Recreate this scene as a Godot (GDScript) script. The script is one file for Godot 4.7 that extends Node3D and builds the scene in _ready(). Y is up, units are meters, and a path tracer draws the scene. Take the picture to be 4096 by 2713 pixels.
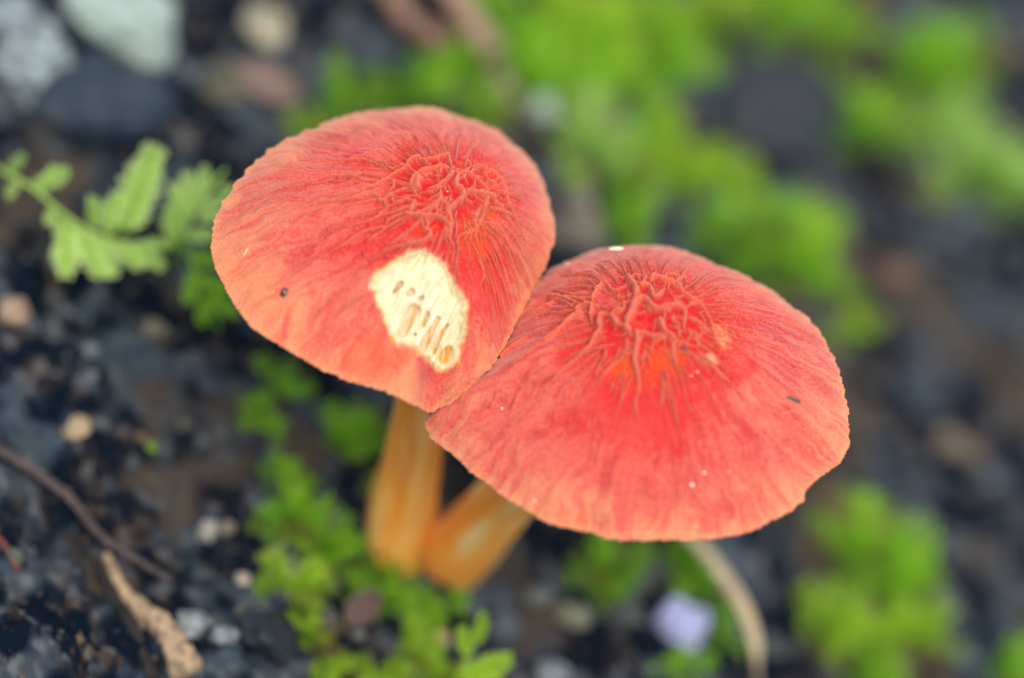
extends Node3D
# Two red wrinkled mushrooms on a mossy, gritty bank. Lengths below are in millimetres; MM turns them into metres.
# The origin is the foot of the two stems, y is up and the bank rises gently to one side.

const MM := 0.001
const SLOPE := Vector2(-0.1954, -0.0962)

var rng := RandomNumberGenerator.new()
var lumps := FastNoiseLite.new()
var clods := FastNoiseLite.new()
var grit := FastNoiseLite.new()
var patches := FastNoiseLite.new()
var frond_meshes := {}
var M := {}


# ---------------------------------------------------------------- the cap of a mushroom
class CapShape:
	const N := 144
	const CELL := 0.06
	const SIDE := 800
	var c: Vector3
	var e1: Vector3
	var e2: Vector3
	var axis: Vector3
	var tall: float
	var radius: PackedFloat32Array
	var droop: PackedFloat32Array
	var relief := PackedFloat32Array()
	var crest := PackedFloat32Array()
	var wound := []
	var holes := []
	var marks := []
	var outline := PackedVector2Array()
	var s1 := FastNoiseLite.new()
	var s2 := FastNoiseLite.new()
	var blot := FastNoiseLite.new()
	var fine := FastNoiseLite.new()

	func _init(centre: Vector3, x: Vector3, y: Vector3, up: Vector3, height: float, r: Array, d: Array, number: int) -> void:
		c = centre
		e1 = x
		e2 = y
		axis = up
		tall = height
		radius = PackedFloat32Array(r)
		droop = PackedFloat32Array(d)
		relief.resize(SIDE * SIDE)
		crest.resize(SIDE * SIDE)
		for k in 4:
			var n: FastNoiseLite = [s1, s2, blot, fine][k]
			n.seed = number * 10 + k
			n.noise_type = FastNoiseLite.TYPE_SIMPLEX_SMOOTH
			n.frequency = 1.0
			n.fractal_type = FastNoiseLite.FRACTAL_FBM
			n.fractal_octaves = [2, 2, 3, 2][k]

	func ring(table: PackedFloat32Array, th: float) -> float:
		var x := fposmod(th / TAU * N, float(N))
		var i := int(x)
		var f := x - i
		var a := table[(i + N - 1) % N]
		var b := table[i % N]
		var d := table[(i + 1) % N]
		var e := table[(i + 2) % N]
		return b + 0.5 * f * (d - a + f * (2 * a - 5 * b + 4 * d - e + f * (3 * (b - d) + e - a)))

	func profile(t: float) -> float:
		return 0.70 * pow(t, 1.25) + 0.30 * pow(t, 3.2)

	func at(t: float, th: float) -> Vector3:
		var r := t * ring(radius, th)
		return c + axis * (-tall * profile(t) + ring(droop, th) * t * t * t) + e1 * (r * cos(th)) + e2 * (r * sin(th))

	# a raised fold through the points (u, v, u, v ...), its width going from w0 to w1
	func wrinkle(w0: float, w1: float, uv: Array) -> void:
		var p := PackedVector2Array()
		for i in range(0, uv.size(), 2):
			p.append(Vector2(uv[i], uv[i + 1]))
		p.insert(0, p[0] * 2 - p[1])
		p.append(p[-1] * 2 - p[-2])
		var n := p.size() - 3
		for k in n:
			var steps := maxi(2, int(p[k + 1].distance_to(p[k + 2]) / (CELL * 0.7)))
			for i in steps:
				var f := float(i) / steps
				var q := p[k + 1].cubic_interpolate(p[k + 2], p[k], p[k + 3], f)
				var along := (k + f) / n
				var w := lerpf(w0, w1, along) * (0.94 + 0.22 * s1.get_noise_2d(q.x * 1.7, q.y * 1.7))
				w *= smoothstep(-0.06, 0.10, along) * (1.0 - 0.6 * smoothstep(0.6, 1.0, along)) * (0.95 + 0.35 * s2.get_noise_2d(q.x * 0.8, q.y * 0.8 + 40.0))
				stamp(q, w * 0.66, minf(1.1, 0.28 + 1.3 * w) * minf(1.0, w / 0.09))

	# many lesser folds: a tangle round the middle, and fine ones that run outwards from it
	func lesser_folds(mid: Vector2, reach: float, number: int) -> void:
		var r := RandomNumberGenerator.new()
		r.seed = number
		for k in 70:
			var a := r.randf() * TAU
			var p := mid + Vector2.from_angle(a) * reach * 0.8 * sqrt(r.randf())
			var heading := a + r.randf_range(-1.3, 1.3)
			var pts := []
			for i in 4:
				pts.append_array([p.x, p.y])
				heading += r.randf_range(-0.6, 0.6)
				p += Vector2.from_angle(heading) * r.randf_range(0.4, 0.8)
			wrinkle(r.randf_range(0.16, 0.32), r.randf_range(0.10, 0.18), pts)
		for k in 64:
			var a := TAU * (k + r.randf_range(-0.45, 0.45)) / 64.0
			var d := reach * r.randf_range(0.70, 1.35)
			var long := r.randf_range(1.0, 2.4)
			var pts := []
			for i in 4:
				var q := mid + Vector2.from_angle(a) * d
				pts.append_array([q.x, q.y])
				a += r.randf_range(-0.045, 0.045)
				d += long
			wrinkle(r.randf_range(0.12, 0.24), 0.06, pts)

	func stamp(q: Vector2, r: float, high: float) -> void:
		var x := q.x / CELL + SIDE / 2
		var y := q.y / CELL + SIDE / 2
		var reach := 1.8 * r / CELL + 1.5
		for j in range(maxi(0, int(y - reach)), mini(SIDE - 1, int(y + reach) + 1) + 1):
			for i in range(maxi(0, int(x - reach)), mini(SIDE - 1, int(x + reach) + 1) + 1):
				var d := Vector2(i - x, j - y).length() * CELL / (r + CELL * 0.4)
				if d < 1.8:
					var s := 0.68 * (1.0 - smoothstep(0.25, 1.0, d)) + 0.32 * pow(1.0 - d / 1.8, 2.0)
					var k := j * SIDE + i
					relief[k] = maxf(relief[k], s * high)
					crest[k] = maxf(crest[k], (1.0 - smoothstep(0.30, 1.05, d)) * minf(1.0, high / 0.40))

	func read(table: PackedFloat32Array, u: float, v: float) -> float:
		var x := u / CELL + SIDE / 2
		var y := v / CELL + SIDE / 2
		if x < 0 or y < 0 or x >= SIDE - 1 or y >= SIDE - 1:
			return 0.0
		var i := int(x)
		var j := int(y)
		var k := j * SIDE + i
		return lerpf(lerpf(table[k], table[k + 1], x - i), lerpf(table[k + SIDE], table[k + SIDE + 1], x - i), y - j)

	func hole(ax: float, ay: float, bx: float, by: float, r0: float, r1: float) -> void:
		holes.append([Vector2(ax, ay), Vector2(bx, by), r0, r1])

	# a pale scar or knob on the skin: place, half sizes along and across, how proud it stands, its colour
	func mark(u: float, v: float, long: float, wide: float, turn: float, proud: float, tone: Color) -> void:
		marks.append([Vector2(u, v), Vector2(long, wide), turn, proud, tone])

	func inside_wound(p: Vector2) -> float:   # signed distance, negative inside
		var best := 1e9
		var n := outline.size()
		for i in n:
			best = minf(best, p.distance_squared_to(Geometry2D.get_closest_point_to_segment(p, outline[i], outline[(i + 1) % n])))
		return sqrt(best) * (-1.0 if Geometry2D.is_point_in_polygon(p, outline) else 1.0)

	func depth_of_hole(p: Vector2) -> float:   # 1 on the floor of a hole, 0 outside
		var most := 0.0
		for h in holes:
			var a: Vector2 = h[0]
			var ab: Vector2 = h[1] - a
			var f := clampf((p - a).dot(ab) / maxf(ab.length_squared(), 1e-6), 0.0, 1.0)
			var d: float = p.distance_to(a + ab * f) / lerpf(h[2], h[3], f)
			most = maxf(most, 1.0 - smoothstep(0.62, 1.05, d))
		return most

	# [skin mesh, flesh mesh or null]; both relative to foot
	func build(foot: Vector3, tint: Dictionary) -> Array:
		var na := 1150
		var nt := 230
		for i in range(0, wound.size(), 2):
			outline.append(Vector2(wound[i], wound[i + 1]))
		var box := Rect2()
		if outline.size():
			box = Rect2(outline[0], Vector2.ZERO)
			for p in outline:
				box = box.expand(p)
			box = box.grow(1.2)
		var rows := nt + 4
		var count := rows * na
		var pos := PackedVector3Array()
		var col := PackedColorArray()
		var nor := PackedVector3Array()
		var cut := PackedFloat32Array()
		pos.resize(count)
		col.resize(count)
		nor.resize(count)
		cut.resize(count)
		cut.fill(9.0)
		var co := PackedFloat32Array()
		var si := PackedFloat32Array()
		var ra := PackedFloat32Array()
		var dr := PackedFloat32Array()
		for j in na:
			var th := TAU * j / na
			co.append(cos(th))
			si.append(sin(th))
			var r := ring(radius, th)
			# the margin is finely crenate
			var teeth := 0.045 * sin(th * 128.0 + 9.0 * s1.get_noise_2d(co[j] * 9.0, si[j] * 9.0)) + 0.15 * fine.get_noise_2d(co[j] * 11.0, si[j] * 11.0) + 0.08 * fine.get_noise_2d(co[j] * 36.0, si[j] * 36.0) + 0.05 * fine.get_noise_2d(co[j] * 90.0, si[j] * 90.0)
			ra.append(r)
			dr.append(ring(droop, th))
			cut[j] = teeth
		var teeth_at := cut.slice(0, na)
		for j in na:
			cut[j] = 9.0
		for i in rows:
			var under := maxi(0, i - nt + 1)       # the last rows roll under the margin
			var t := minf(1.0, 0.002 + 0.998 * float(i) / (nt - 1))
			var edge := smoothstep(0.90, 1.0, t)
			var g := profile(t)
			for j in na:
				var ct := co[j]
				var sn := si[j]
				var r := ra[j] * t
				var u := r * ct
				var v := r * sn
				var k := i * na + j
				var out := e1 * ct + e2 * sn
				var n := (axis + out * (0.95 * t)).normalized()
				var b := blot.get_noise_3d(u * 0.13, v * 0.13, 3.0)
				var warp := 0.10 * b + 0.025 * s1.get_noise_2d(u * 0.4, v * 0.4)
				var wc := ct - sn * warp
				var ws := sn + ct * warp
				var st := s1.get_noise_3d(wc * 9.0, ws * 9.0, t * 1.0 + 2.0)
				var sf := s2.get_noise_3d(wc * 24.0, ws * 24.0, t * 1.7)
				var b2 := blot.get_noise_3d(u * 0.42, v * 0.42, 8.0)
				var gr := fine.get_noise_3d(u * 4.0, v * 4.0, 1.0)
				var gr2 := fine.get_noise_3d(u * 8.5, v * 8.5, 4.0)
				var mid := smoothstep(0.16, 0.40, t)
				var h := read(relief, u, v)
				var top := read(crest, u, v)
				h += mid * (0.13 * st + 0.09 * sf) * (1.0 - 0.6 * edge) + 0.40 * b * mid + 0.025 * gr + 0.012 * gr2
				# lesser folds: a net over the crown that runs out into fine radial lines
				var crown := 1.0 - smoothstep(0.26, 0.50, t + 0.4 * b)
				var net := 1.0 - minf(1.0, absf(s2.get_noise_3d(u * 0.50, v * 0.50, 5.0)) / 0.15)
				var line := (1.0 - minf(1.0, absf(s1.get_noise_3d(wc * 15.0, ws * 15.0, t * 0.5 + 30.0)) / 0.07)) * smoothstep(0.18, 0.36, t) * smoothstep(0.95, 0.7, t) * smoothstep(-0.25, 0.2, s1.get_noise_3d(u * 0.22, v * 0.22, 20.0))
				var vein := maxf(net * crown * 0.4, line * 0.8 * smoothstep(0.58, 0.40, t))
				h += 0.12 * net * crown * (1.0 - top) + 0.20 * line * smoothstep(0.62, 0.3, t) - 0.05 * line * smoothstep(0.3, 0.75, t)
				h -= 0.30 * (1.0 - smoothstep(0.30, 0.52, t))
				# pigment: red, with salmon and crimson blotches and streaks, redder in the hollows of the crown, orange to the margin
				var q: Color = tint.red
				q = q.lerp(tint.salmon, clampf(0.45 + 1.3 * sf + 0.7 * st + 0.35 * b, 0.0, 1.0) * mid * 0.75)
				q = q.lerp(tint.crimson, smoothstep(0.0, 0.30, 0.6 * st + 0.9 * sf + 0.25 * b2) * mid * 0.8 * (1.0 - edge))
				q = q.lerp(tint.crimson, line * smoothstep(0.30, 0.5, t))
				q = q.lerp(tint.crimson, smoothstep(0.10, 0.45, b2 + 0.9 * st) * mid * 0.3 * (1.0 - edge))
				q = q.lerp(tint.deep, (1.0 - smoothstep(0.30, 0.58, t + 0.30 * b + 0.22 * b2)) * 0.95)
				q = q.lerp(tint.orange, smoothstep(0.72, 1.10, t + 0.22 * b + 0.22 * sf + tint.spread) * 0.9)
				q = q.lerp(tint.pale, smoothstep(0.0, 0.45, 0.8 * gr + gr2) * 0.30 * (0.2 + 0.8 * mid))
				q = q.lerp(tint.dusk, smoothstep(0.0, 0.45, -0.8 * gr - gr2) * 0.22 * mid)
				for s in marks:
					var to: Vector2 = (Vector2(u, v) - s[0]).rotated(-s[2]) / s[1]
					var near: float = 1.0 - smoothstep(0.45, 1.0, to.length() + 0.35 * fine.get_noise_2d(u * 1.2, v * 1.2))
					if near > 0.0:
						h += near * s[3]
						q = q.lerp(s[4], near * s[4].a * clampf(0.85 + 0.6 * gr + 0.5 * b2, 0.0, 1.0))
				q = q.lerp(tint.ridge, maxf(top, vein * 0.8) * clampf(0.85 + 0.5 * gr, 0.0, 1.0))
				q = q.lerp(tint.rim, smoothstep(0.965, 1.0, t + 0.03 * gr) * 0.4)
				if outline.size() and box.has_point(Vector2(u, v)):
					var p := Vector2(u, v)
					var sd := inside_wound(p) + 0.20 * fine.get_noise_2d(u * 1.3, v * 1.3) + 0.07 * fine.get_noise_2d(u * 4.0, v * 4.0)
					cut[k] = sd
					q = q.lerp(tint.torn, (1.0 - smoothstep(0.05, 0.55, sd)) * clampf(0.75 + 1.4 * b2, 0.3, 0.95))
					q = q.lerp(tint.flesh, (1.0 - smoothstep(-0.05, 0.22, sd)) * 0.75)
					h += 0.05 * smoothstep(0.45, 0.0, absf(sd))
					if sd < 0.0:
						var lean := u * 0.82 - v * 0.34
						var fold := s2.get_noise_2d(lean * 1.3, (u * 0.34 + v * 0.82) * 0.28)
						var pit := depth_of_hole(p + Vector2(0.05, 0.05) * fine.get_noise_2d(u * 3.0, v * 3.0))
						h = h * 0.5 - 0.45 * smoothstep(0.0, 0.4, -sd) + 0.50 * fold - 0.60 * pit
						q = Color(tint.flesh).lerp(tint.torn, (1.0 - smoothstep(-0.1, 0.5, -sd + 0.9 * gr + 0.6 * b2)) * 0.35)
						q = q.lerp(tint.cream, smoothstep(0.0, 0.4, -fold) * 0.5)
						q = q.lerp(tint.gill, pit)
				var drop := dr[j] * t * t * t
				var teeth := teeth_at[j] * edge * edge
				var p3 := c + axis * (-tall * g + drop) + out * (r + teeth) + n * h
				if under:
					p3 += -axis * [0.0, 0.10, 0.20, 0.22, 0.22][under] - out * [0.0, 0.02, 0.16, 0.5, 1.2][under]
				pos[k] = (p3 - foot) * MM
				q.a = 1.0
				col[k] = q
		for i in rows:
			var ia := maxi(0, i - 1) * na
			var ib := mini(rows - 1, i + 1) * na
			for j in na:
				var ja := j - 1 if j else na - 1
				var jb := j + 1 if j < na - 1 else 0
				nor[i * na + j] = (pos[ib + j] - pos[ia + j]).cross(pos[i * na + jb] - pos[i * na + ja]).normalized()
		for j in na:
			nor[j] = axis
		var skin := PackedInt32Array()
		var flesh := PackedInt32Array()
		for i in rows - 1:
			for j in na:
				var a := i * na + j
				var b := i * na + (j + 1) % na
				var d := a + na
				var e := b + na
				if cut[a] < 0.0 and cut[b] < 0.0 and cut[d] < 0.0 and cut[e] < 0.0:
					flesh.append_array([a, b, e, a, e, d])
				else:
					skin.append_array([a, b, e, a, e, d])
		# a middle point closes the top
		pos.append((c + axis * (read(relief, 0, 0) - 0.16) - foot) * MM)
		nor.append(axis)
		col.append(col[0])
		for j in na:
			skin.append_array([count, (j + 1) % na, j])
		return [mesh_of(pos, nor, col, skin), mesh_of(pos, nor, col, flesh) if flesh.size() else null]

	static func mesh_of(pos: PackedVector3Array, nor: PackedVector3Array, col: PackedColorArray, index: PackedInt32Array) -> ArrayMesh:
		# keep only the points that are used
		var use := PackedInt32Array()
		use.resize(pos.size())
		use.fill(-1)
		var p := PackedVector3Array()
		var n := PackedVector3Array()
		var q := PackedColorArray()
		var ix := PackedInt32Array()
		ix.resize(index.size())
		for k in index.size():
			var v := index[k]
			if use[v] < 0:
				use[v] = p.size()
				p.append(pos[v])
				n.append(nor[v])
				q.append(col[v])
			ix[k] = use[v]
		var arrays := []
		arrays.resize(Mesh.ARRAY_MAX)
		arrays[Mesh.ARRAY_VERTEX] = p
		arrays[Mesh.ARRAY_NORMAL] = n
		arrays[Mesh.ARRAY_COLOR] = q
		arrays[Mesh.ARRAY_INDEX] = ix
		var m := ArrayMesh.new()
		m.add_surface_from_arrays(Mesh.PRIMITIVE_TRIANGLES, arrays)
		return m

	# the underside: thin blades that run from the margin to the stem
	func gills(foot: Vector3, tint: Color, dark: Color) -> ArrayMesh:
		var na := 480
		var nt := 26
		var pos := PackedVector3Array()
		var col := PackedColorArray()
		var nor := PackedVector3Array()
		var index := PackedInt32Array()
		for i in nt:
			var t := lerpf(0.975, 0.10, float(i) / (nt - 1))
			for j in na:
				var th := TAU * j / na
				var deep := 0.30 + 2.3 * (1.0 - t)
				var blade := [0.0, 0.5, 1.0, 0.5][j % 4] as float
				var low := deep + blade * 1.7 * sin(PI * clampf(t, 0.0, 1.0)) * (1.0 if j % 8 < 4 else smoothstep(0.45, 0.6, t))
				pos.append((at(t, th) - axis * low - foot) * MM)
				col.append(dark.lerp(tint, blade))
		nor.resize(pos.size())
		for i in nt:
			for j in na:
				var ia := maxi(0, i - 1) * na + j
				var ib := mini(nt - 1, i + 1) * na + j
				nor[i * na + j] = (pos[ib] - pos[ia]).cross(pos[i * na + (j + 1) % na] - pos[i * na + (j + na - 1) % na]).normalized()
				if i < nt - 1:
					var a := i * na + j
					var b := i * na + (j + 1) % na
					index.append_array([a, b, b + na, a, b + na, a + na])
		return mesh_of(pos, nor, col, index)


# ---------------------------------------------------------------- helpers
func tag(o: Node, label := "", category := "", group := "", kind := "") -> Node:
	if label: o.set_meta("label", label)
	if category: o.set_meta("category", category)
	if group: o.set_meta("group", group)
	if kind: o.set_meta("kind", kind)
	return o


var taken := {}

func numbered(called: String) -> String:
	taken[called] = taken.get(called, -1) + 1
	return called if taken[called] == 0 else "%s_%03d" % [called, taken[called]]


func thing(called: String, label: String, category: String, at: Vector3, group := "") -> Node3D:
	var o := Node3D.new()
	o.name = numbered(called)
	o.position = at * MM
	add_child(o, true)
	tag(o, label, category, group)
	return o


var parts_named := {}

func part(called: String, mesh: Mesh, material: Material, parent: Node) -> MeshInstance3D:
	var o := MeshInstance3D.new()
	var key := str(parent.get_instance_id()) + called
	parts_named[key] = parts_named.get(key, -1) + 1
	o.name = called if parts_named[key] == 0 else "%s_%03d" % [called, parts_named[key]]
	o.mesh = mesh
	o.material_override = material
	parent.add_child(o, true)
	return o


func single(called: String, mesh: Mesh, material: Material, at: Vector3, label: String, category: String, group := "") -> MeshInstance3D:
	var o := MeshInstance3D.new()
	o.name = numbered(called)
	o.mesh = mesh
	o.material_override = material
	o.position = at * MM
	add_child(o, true)
	tag(o, label, category, group)
	return o


func paint(rough := 0.8, spec := 0.4) -> StandardMaterial3D:
	var m := StandardMaterial3D.new()
	m.vertex_color_use_as_albedo = true
	m.roughness = rough
	m.metallic_specular = spec
	m.cull_mode = BaseMaterial3D.CULL_DISABLED
	return m


func relief(m: StandardMaterial3D, number: int, frequency: float, tile_mm: float, strength: float) -> void:
	var n := FastNoiseLite.new()
	n.seed = number
	n.noise_type = FastNoiseLite.TYPE_SIMPLEX_SMOOTH
	n.frequency = frequency
	n.fractal_octaves = 3
	var t := NoiseTexture2D.new()
	t.width = 256
	t.height = 256
	t.seamless = true
	t.as_normal_map = true
	t.bump_strength = strength
	t.noise = n
	m.normal_enabled = true
	m.normal_texture = t
	m.uv1_triplanar = true
	m.uv1_scale = Vector3.ONE * (1000.0 / tile_mm)


func bank(x: float, z: float) -> float:
	var near := 1.0 / (1.0 + Vector2(x, z).length_squared() / 40000.0)
	return SLOPE.x * x + SLOPE.y * z + (2.6 * lumps.get_noise_2d(x, z) + 1.5 * clods.get_noise_2d(x, z)) * near


func spot(x: float, z: float, lift := 0.0) -> Vector3:
	return Vector3(x, bank(x, z) + lift, z)


func upward(x: float, z: float) -> Vector3:
	return Vector3(bank(x - 1, z) - bank(x + 1, z), 2.0, bank(x, z - 1) - bank(x, z + 1)).normalized()


func frame(forward: Vector3, up: Vector3) -> Basis:
	var zz := forward.normalized()
	var xx := up.cross(zz).normalized()
	return Basis(xx, zz.cross(xx), zz)


# points resampled along a smooth curve
func smooth_line(pts: Array, n: int) -> PackedVector3Array:
	var c := Curve3D.new()
	for i in pts.size():
		var a: Vector3 = pts[maxi(0, i - 1)]
		var b: Vector3 = pts[mini(pts.size() - 1, i + 1)]
		c.add_point(pts[i], (a - b) / 6.0, (b - a) / 6.0)
	c.bake_interval = 0.4
	var out := PackedVector3Array()
	for i in n:
		out.append(c.sample_baked(c.get_baked_length() * i / (n - 1), true))
	return out


# a rounded stick along a line; shape(along, round) gives Vector2(radius, flatness across up), ink(along, round) its colour
func rod(line: PackedVector3Array, sides: int, shape: Callable, ink: Callable, up := Vector3.UP) -> ArrayMesh:
	var pos := PackedVector3Array()
	var col := PackedColorArray()
	var nor := PackedVector3Array()
	var index := PackedInt32Array()
	var n := line.size()
	for i in n:
		var fwd := (line[mini(n - 1, i + 1)] - line[maxi(0, i - 1)]).normalized()
		var b := frame(fwd, up)
		for j in sides:
			var th := TAU * j / sides
			var s: Vector2 = shape.call(float(i) / (n - 1), th)
			pos.append((line[i] + b.x * cos(th) * s.x + b.y * sin(th) * s.x * s.y) * MM)
			col.append(ink.call(float(i) / (n - 1), th))
	nor.resize(pos.size())
	for i in n:
		for j in sides:
			var k := i * sides + j
			nor[k] = (pos[i * sides + (j + 1) % sides] - pos[i * sides + (j + sides - 1) % sides]).cross(pos[mini(n - 1, i + 1) * sides + j] - pos[maxi(0, i - 1) * sides + j]).normalized()
			if i < n - 1:
				var l := i * sides + (j + 1) % sides
				index.append_array([k, k + sides, l + sides, k, l + sides, l])
	for e in 2:
		var first := 0 if e == 0 else (n - 1) * sides
		var mid := pos.size()
		pos.append(line[0 if e == 0 else n - 1] * MM)
		nor.append((line[0] - line[1]).normalized() if e == 0 else (line[n - 1] - line[n - 2]).normalized())
		col.append(col[first])
		for j in sides:
			index.append_array([mid, first + j, first + (j + 1) % sides] if e == 0 else [mid, first + (j + 1) % sides, first + j])
	return CapShape.mesh_of(pos, nor, col, index)


# an uneven stone of half sizes s; its colour goes between two tones in grains
func stone(s: Vector3, number: int, rough: float, tone: Color, other: Color, grain := 1.0, rows := 14) -> ArrayMesh:
	var n := FastNoiseLite.new()
	n.seed = number
	n.frequency = 1.0
	n.noise_type = FastNoiseLite.TYPE_SIMPLEX_SMOOTH
	n.fractal_octaves = 3
	var cols := rows * 2
	var pos := PackedVector3Array()
	var col := PackedColorArray()
	var nor := PackedVector3Array()
	var index := PackedInt32Array()
	for i in rows + 1:
		for j in cols:
			var a := PI * i / rows
			var b := TAU * j / cols
			var d := Vector3(sin(a) * cos(b), cos(a), sin(a) * sin(b))
			var sq := pow(absf(d.x), 3.0) + pow(absf(d.y), 3.0) + pow(absf(d.z), 3.0)
			d *= lerpf(1.0, pow(sq, -0.33), 0.5)
			d *= 1.0 + rough * n.get_noise_3dv(d * 0.9) + rough * 0.35 * n.get_noise_3dv(d * 3.0)
			pos.append(d * s * MM)
			col.append(tone.lerp(other, smoothstep(-0.25, 0.35, n.get_noise_3dv(d * s * grain + Vector3.ONE * 9.0))))
	nor.resize(pos.size())
	for i in rows + 1:
		for j in cols:
			var k := i * cols + j
			var l := i * cols + (j + 1) % cols
			nor[k] = (pos[mini(rows, i + 1) * cols + j] - pos[maxi(0, i - 1) * cols + j]).cross(pos[i * cols + (j + cols - 1) % cols] - pos[l]).normalized()
			if i == 0 or i == rows:
				nor[k] = Vector3(0, 1 if i == 0 else -1, 0)
			if i < rows:
				index.append_array([k, l + cols, l, k, k + cols, l + cols])
	return CapShape.mesh_of(pos, nor, col, index)


# ---------------------------------------------------------------- moss
func leaflet(st: SurfaceTool, base: Vector3, along: Vector3, across: Vector3, up: Vector3, long: float, wide: float, tone: Color) -> void:
	var rib := [base, base + along * long * 0.38 + up * wide * 0.12, base + along * long * 0.74 + up * wide * 0.10, base + along * long]
	var half := [0.18, 0.5, 0.36, 0.0]
	st.set_color(tone)
	for i in 3:
		for s in [-1.0, 1.0]:
			var a: Vector3 = rib[i]
			var b: Vector3 = rib[i + 1]
			var ae: Vector3 = a + across * s * wide * half[i] + up * wide * 0.16 * half[i]
			var be: Vector3 = b + across * s * wide * half[i + 1] + up * wide * 0.16 * half[i + 1]
			for v in ([a, b, be, a, be, ae] if s > 0 else [a, be, b, a, ae, be]):
				st.add_vertex(v * MM)


# one feathery frond: a stem along z with pinnae on both sides, each set with two rows of small leaves
func frond(number: int, long: float, wide: float, pinnae: int, leaf: float, tone: Color, tip: Color) -> ArrayMesh:
	var r := RandomNumberGenerator.new()
	r.seed = number
	var st := SurfaceTool.new()
	st.begin(Mesh.PRIMITIVE_TRIANGLES)
	var bend := r.randf_range(-0.25, 0.1)
	var sway := r.randf_range(-0.15, 0.15)
	var spine := func(f: float) -> Vector3: return Vector3(sway * long * f * f, bend * long * f * f, long * f)
	for i in 10:
		var a: Vector3 = spine.call(i / 10.0)
		var b: Vector3 = spine.call((i + 1) / 10.0)
		st.set_color(tone * 0.8)
		var w := 0.035 * leaf * 10.0 * 0.12 + 0.08
		for k in 3:
			var o := Vector3(cos(TAU * k / 3), sin(TAU * k / 3), 0) * w
			var p := Vector3(cos(TAU * (k + 1) / 3), sin(TAU * (k + 1) / 3), 0) * w
			for v in [a + o, b + p, b + o, a + o, a + p, b + p]:
				st.add_vertex(v * MM)
	for i in pinnae:
		var f := 0.08 + 0.90 * i / pinnae
		var size := wide * 0.5 * pow(sin(PI * clampf(0.14 + 0.84 * f, 0.0, 1.0)), 0.8) * r.randf_range(0.75, 1.1)
		for s in [-1.0, 1.0]:
			var base: Vector3 = spine.call(f + (0.02 if s > 0 else 0.0))
			var dir := Vector3(s * 0.82, r.randf_range(-0.05, 0.28), 0.55 + 0.3 * f).normalized()
			var up := Vector3(0, 1, 0) + Vector3(r.randf_range(-0.25, 0.25), 0, r.randf_range(-0.25, 0.25))
			var side := up.cross(dir).normalized()
			up = dir.cross(side)
			var n := maxi(2, int(size / (leaf * 0.5)))
			for k in n:
				var g := (k + 0.5) / n
				var q := base + dir * size * g + Vector3(0, -0.12 * size * g * g, 0)
				for e in [-1.0, 1.0]:
					var d: Vector3 = (side * e * 0.62 + dir * 1.1 + up * r.randf_range(0.0, 0.3)).normalized()
					leaflet(st, q, d, up.cross(d).normalized(), up, leaf * (1.0 - 0.5 * g) * r.randf_range(0.85, 1.15), leaf * 0.5, tone.lerp(tip, clampf(g * 0.8 + r.randf_range(-0.25, 0.25), 0.0, 1.0)))
			leaflet(st, base + dir * size, dir, side, up, leaf * 0.8, leaf * 0.5, tip)
	leaflet(st, spine.call(0.97), Vector3(0, 0, 1), Vector3(1, 0, 0), Vector3.UP, leaf, leaf * 0.6, tip)
	st.generate_normals()
	return st.commit()


const GREENS := {
	"bright": [Color(0.23, 0.50, 0.02), Color(0.52, 0.80, 0.10)],
	"yellow": [Color(0.32, 0.54, 0.02), Color(0.64, 0.82, 0.13)],
	"dead": [Color(0.20, 0.13, 0.05), Color(0.34, 0.24, 0.09)],
	"pale": [Color(0.40, 0.62, 0.10), Color(0.76, 0.88, 0.44)],
}

func some_frond(tone: String, size: String) -> ArrayMesh:
	var k := rng.randi() % 4
	var key := "%s %s %d" % [tone, size, k]
	if not frond_meshes.has(key):
		var g: Array = GREENS[tone]
		var s: Array = {"small": [5.6, 4.8, 6, 0.34], "middle": [8.0, 6.8, 7, 0.46], "fern": [5.2, 2.8, 12, 0.34]}[size]
		frond_meshes[key] = frond(100 + k * 7 + hash(tone + size) % 50, s[0], s[1], s[2], s[3], g[0], g[1])
	return frond_meshes[key]


# a cushion of moss: every lobe (x, z, radius) is a tuft of fronds that spring from its middle
func moss(lobes: Array, tone: String, label: String) -> void:
	var at := spot(lobes[0], lobes[1])
	var root := thing("moss_cushion", label, "moss", at, "moss cushions on the bank")
	for k in range(0, lobes.size(), 3):
		var r: float = lobes[k + 2]
		var mid := spot(lobes[k], lobes[k + 1])
		var up := upward(mid.x, mid.z)
		var n := int(12 + 1.5 * r)
		for i in n:
			var steep := sqrt((i + 0.5) / n)                       # 0 straight up, 1 along the ground
			var turn := i * 2.39996 + rng.randf_range(-0.35, 0.35)
			var out := Vector3(cos(turn), 0, sin(turn)).slide(up).normalized()
			var fwd := (up * cos(steep * 1.35) + out * sin(steep * 1.35) + 0.34 * Vector3(rng.randfn(), 0, rng.randfn())).normalized()
			var face := (up * 1.1 - fwd * 0.4 + 0.35 * Vector3(rng.randfn(), 0, rng.randfn())).normalized()
			if absf(face.dot(fwd)) > 0.93:
				face = (out + 0.3 * up).normalized()
			var mesh := some_frond(tone if rng.randf() > 0.07 else "dead", "small" if r < 4.2 else "middle")
			var o := part("frond", mesh, M.leaf, root)
			var long := (5.6 if r < 4.2 else 8.0)
			o.basis = frame(fwd, face) * Basis.from_scale(Vector3.ONE * (r * rng.randf_range(0.45, 1.5) / long * 0.95))
			o.position = (mid + up * 0.2 * r + out * 0.22 * r * steep - at) * MM


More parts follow.
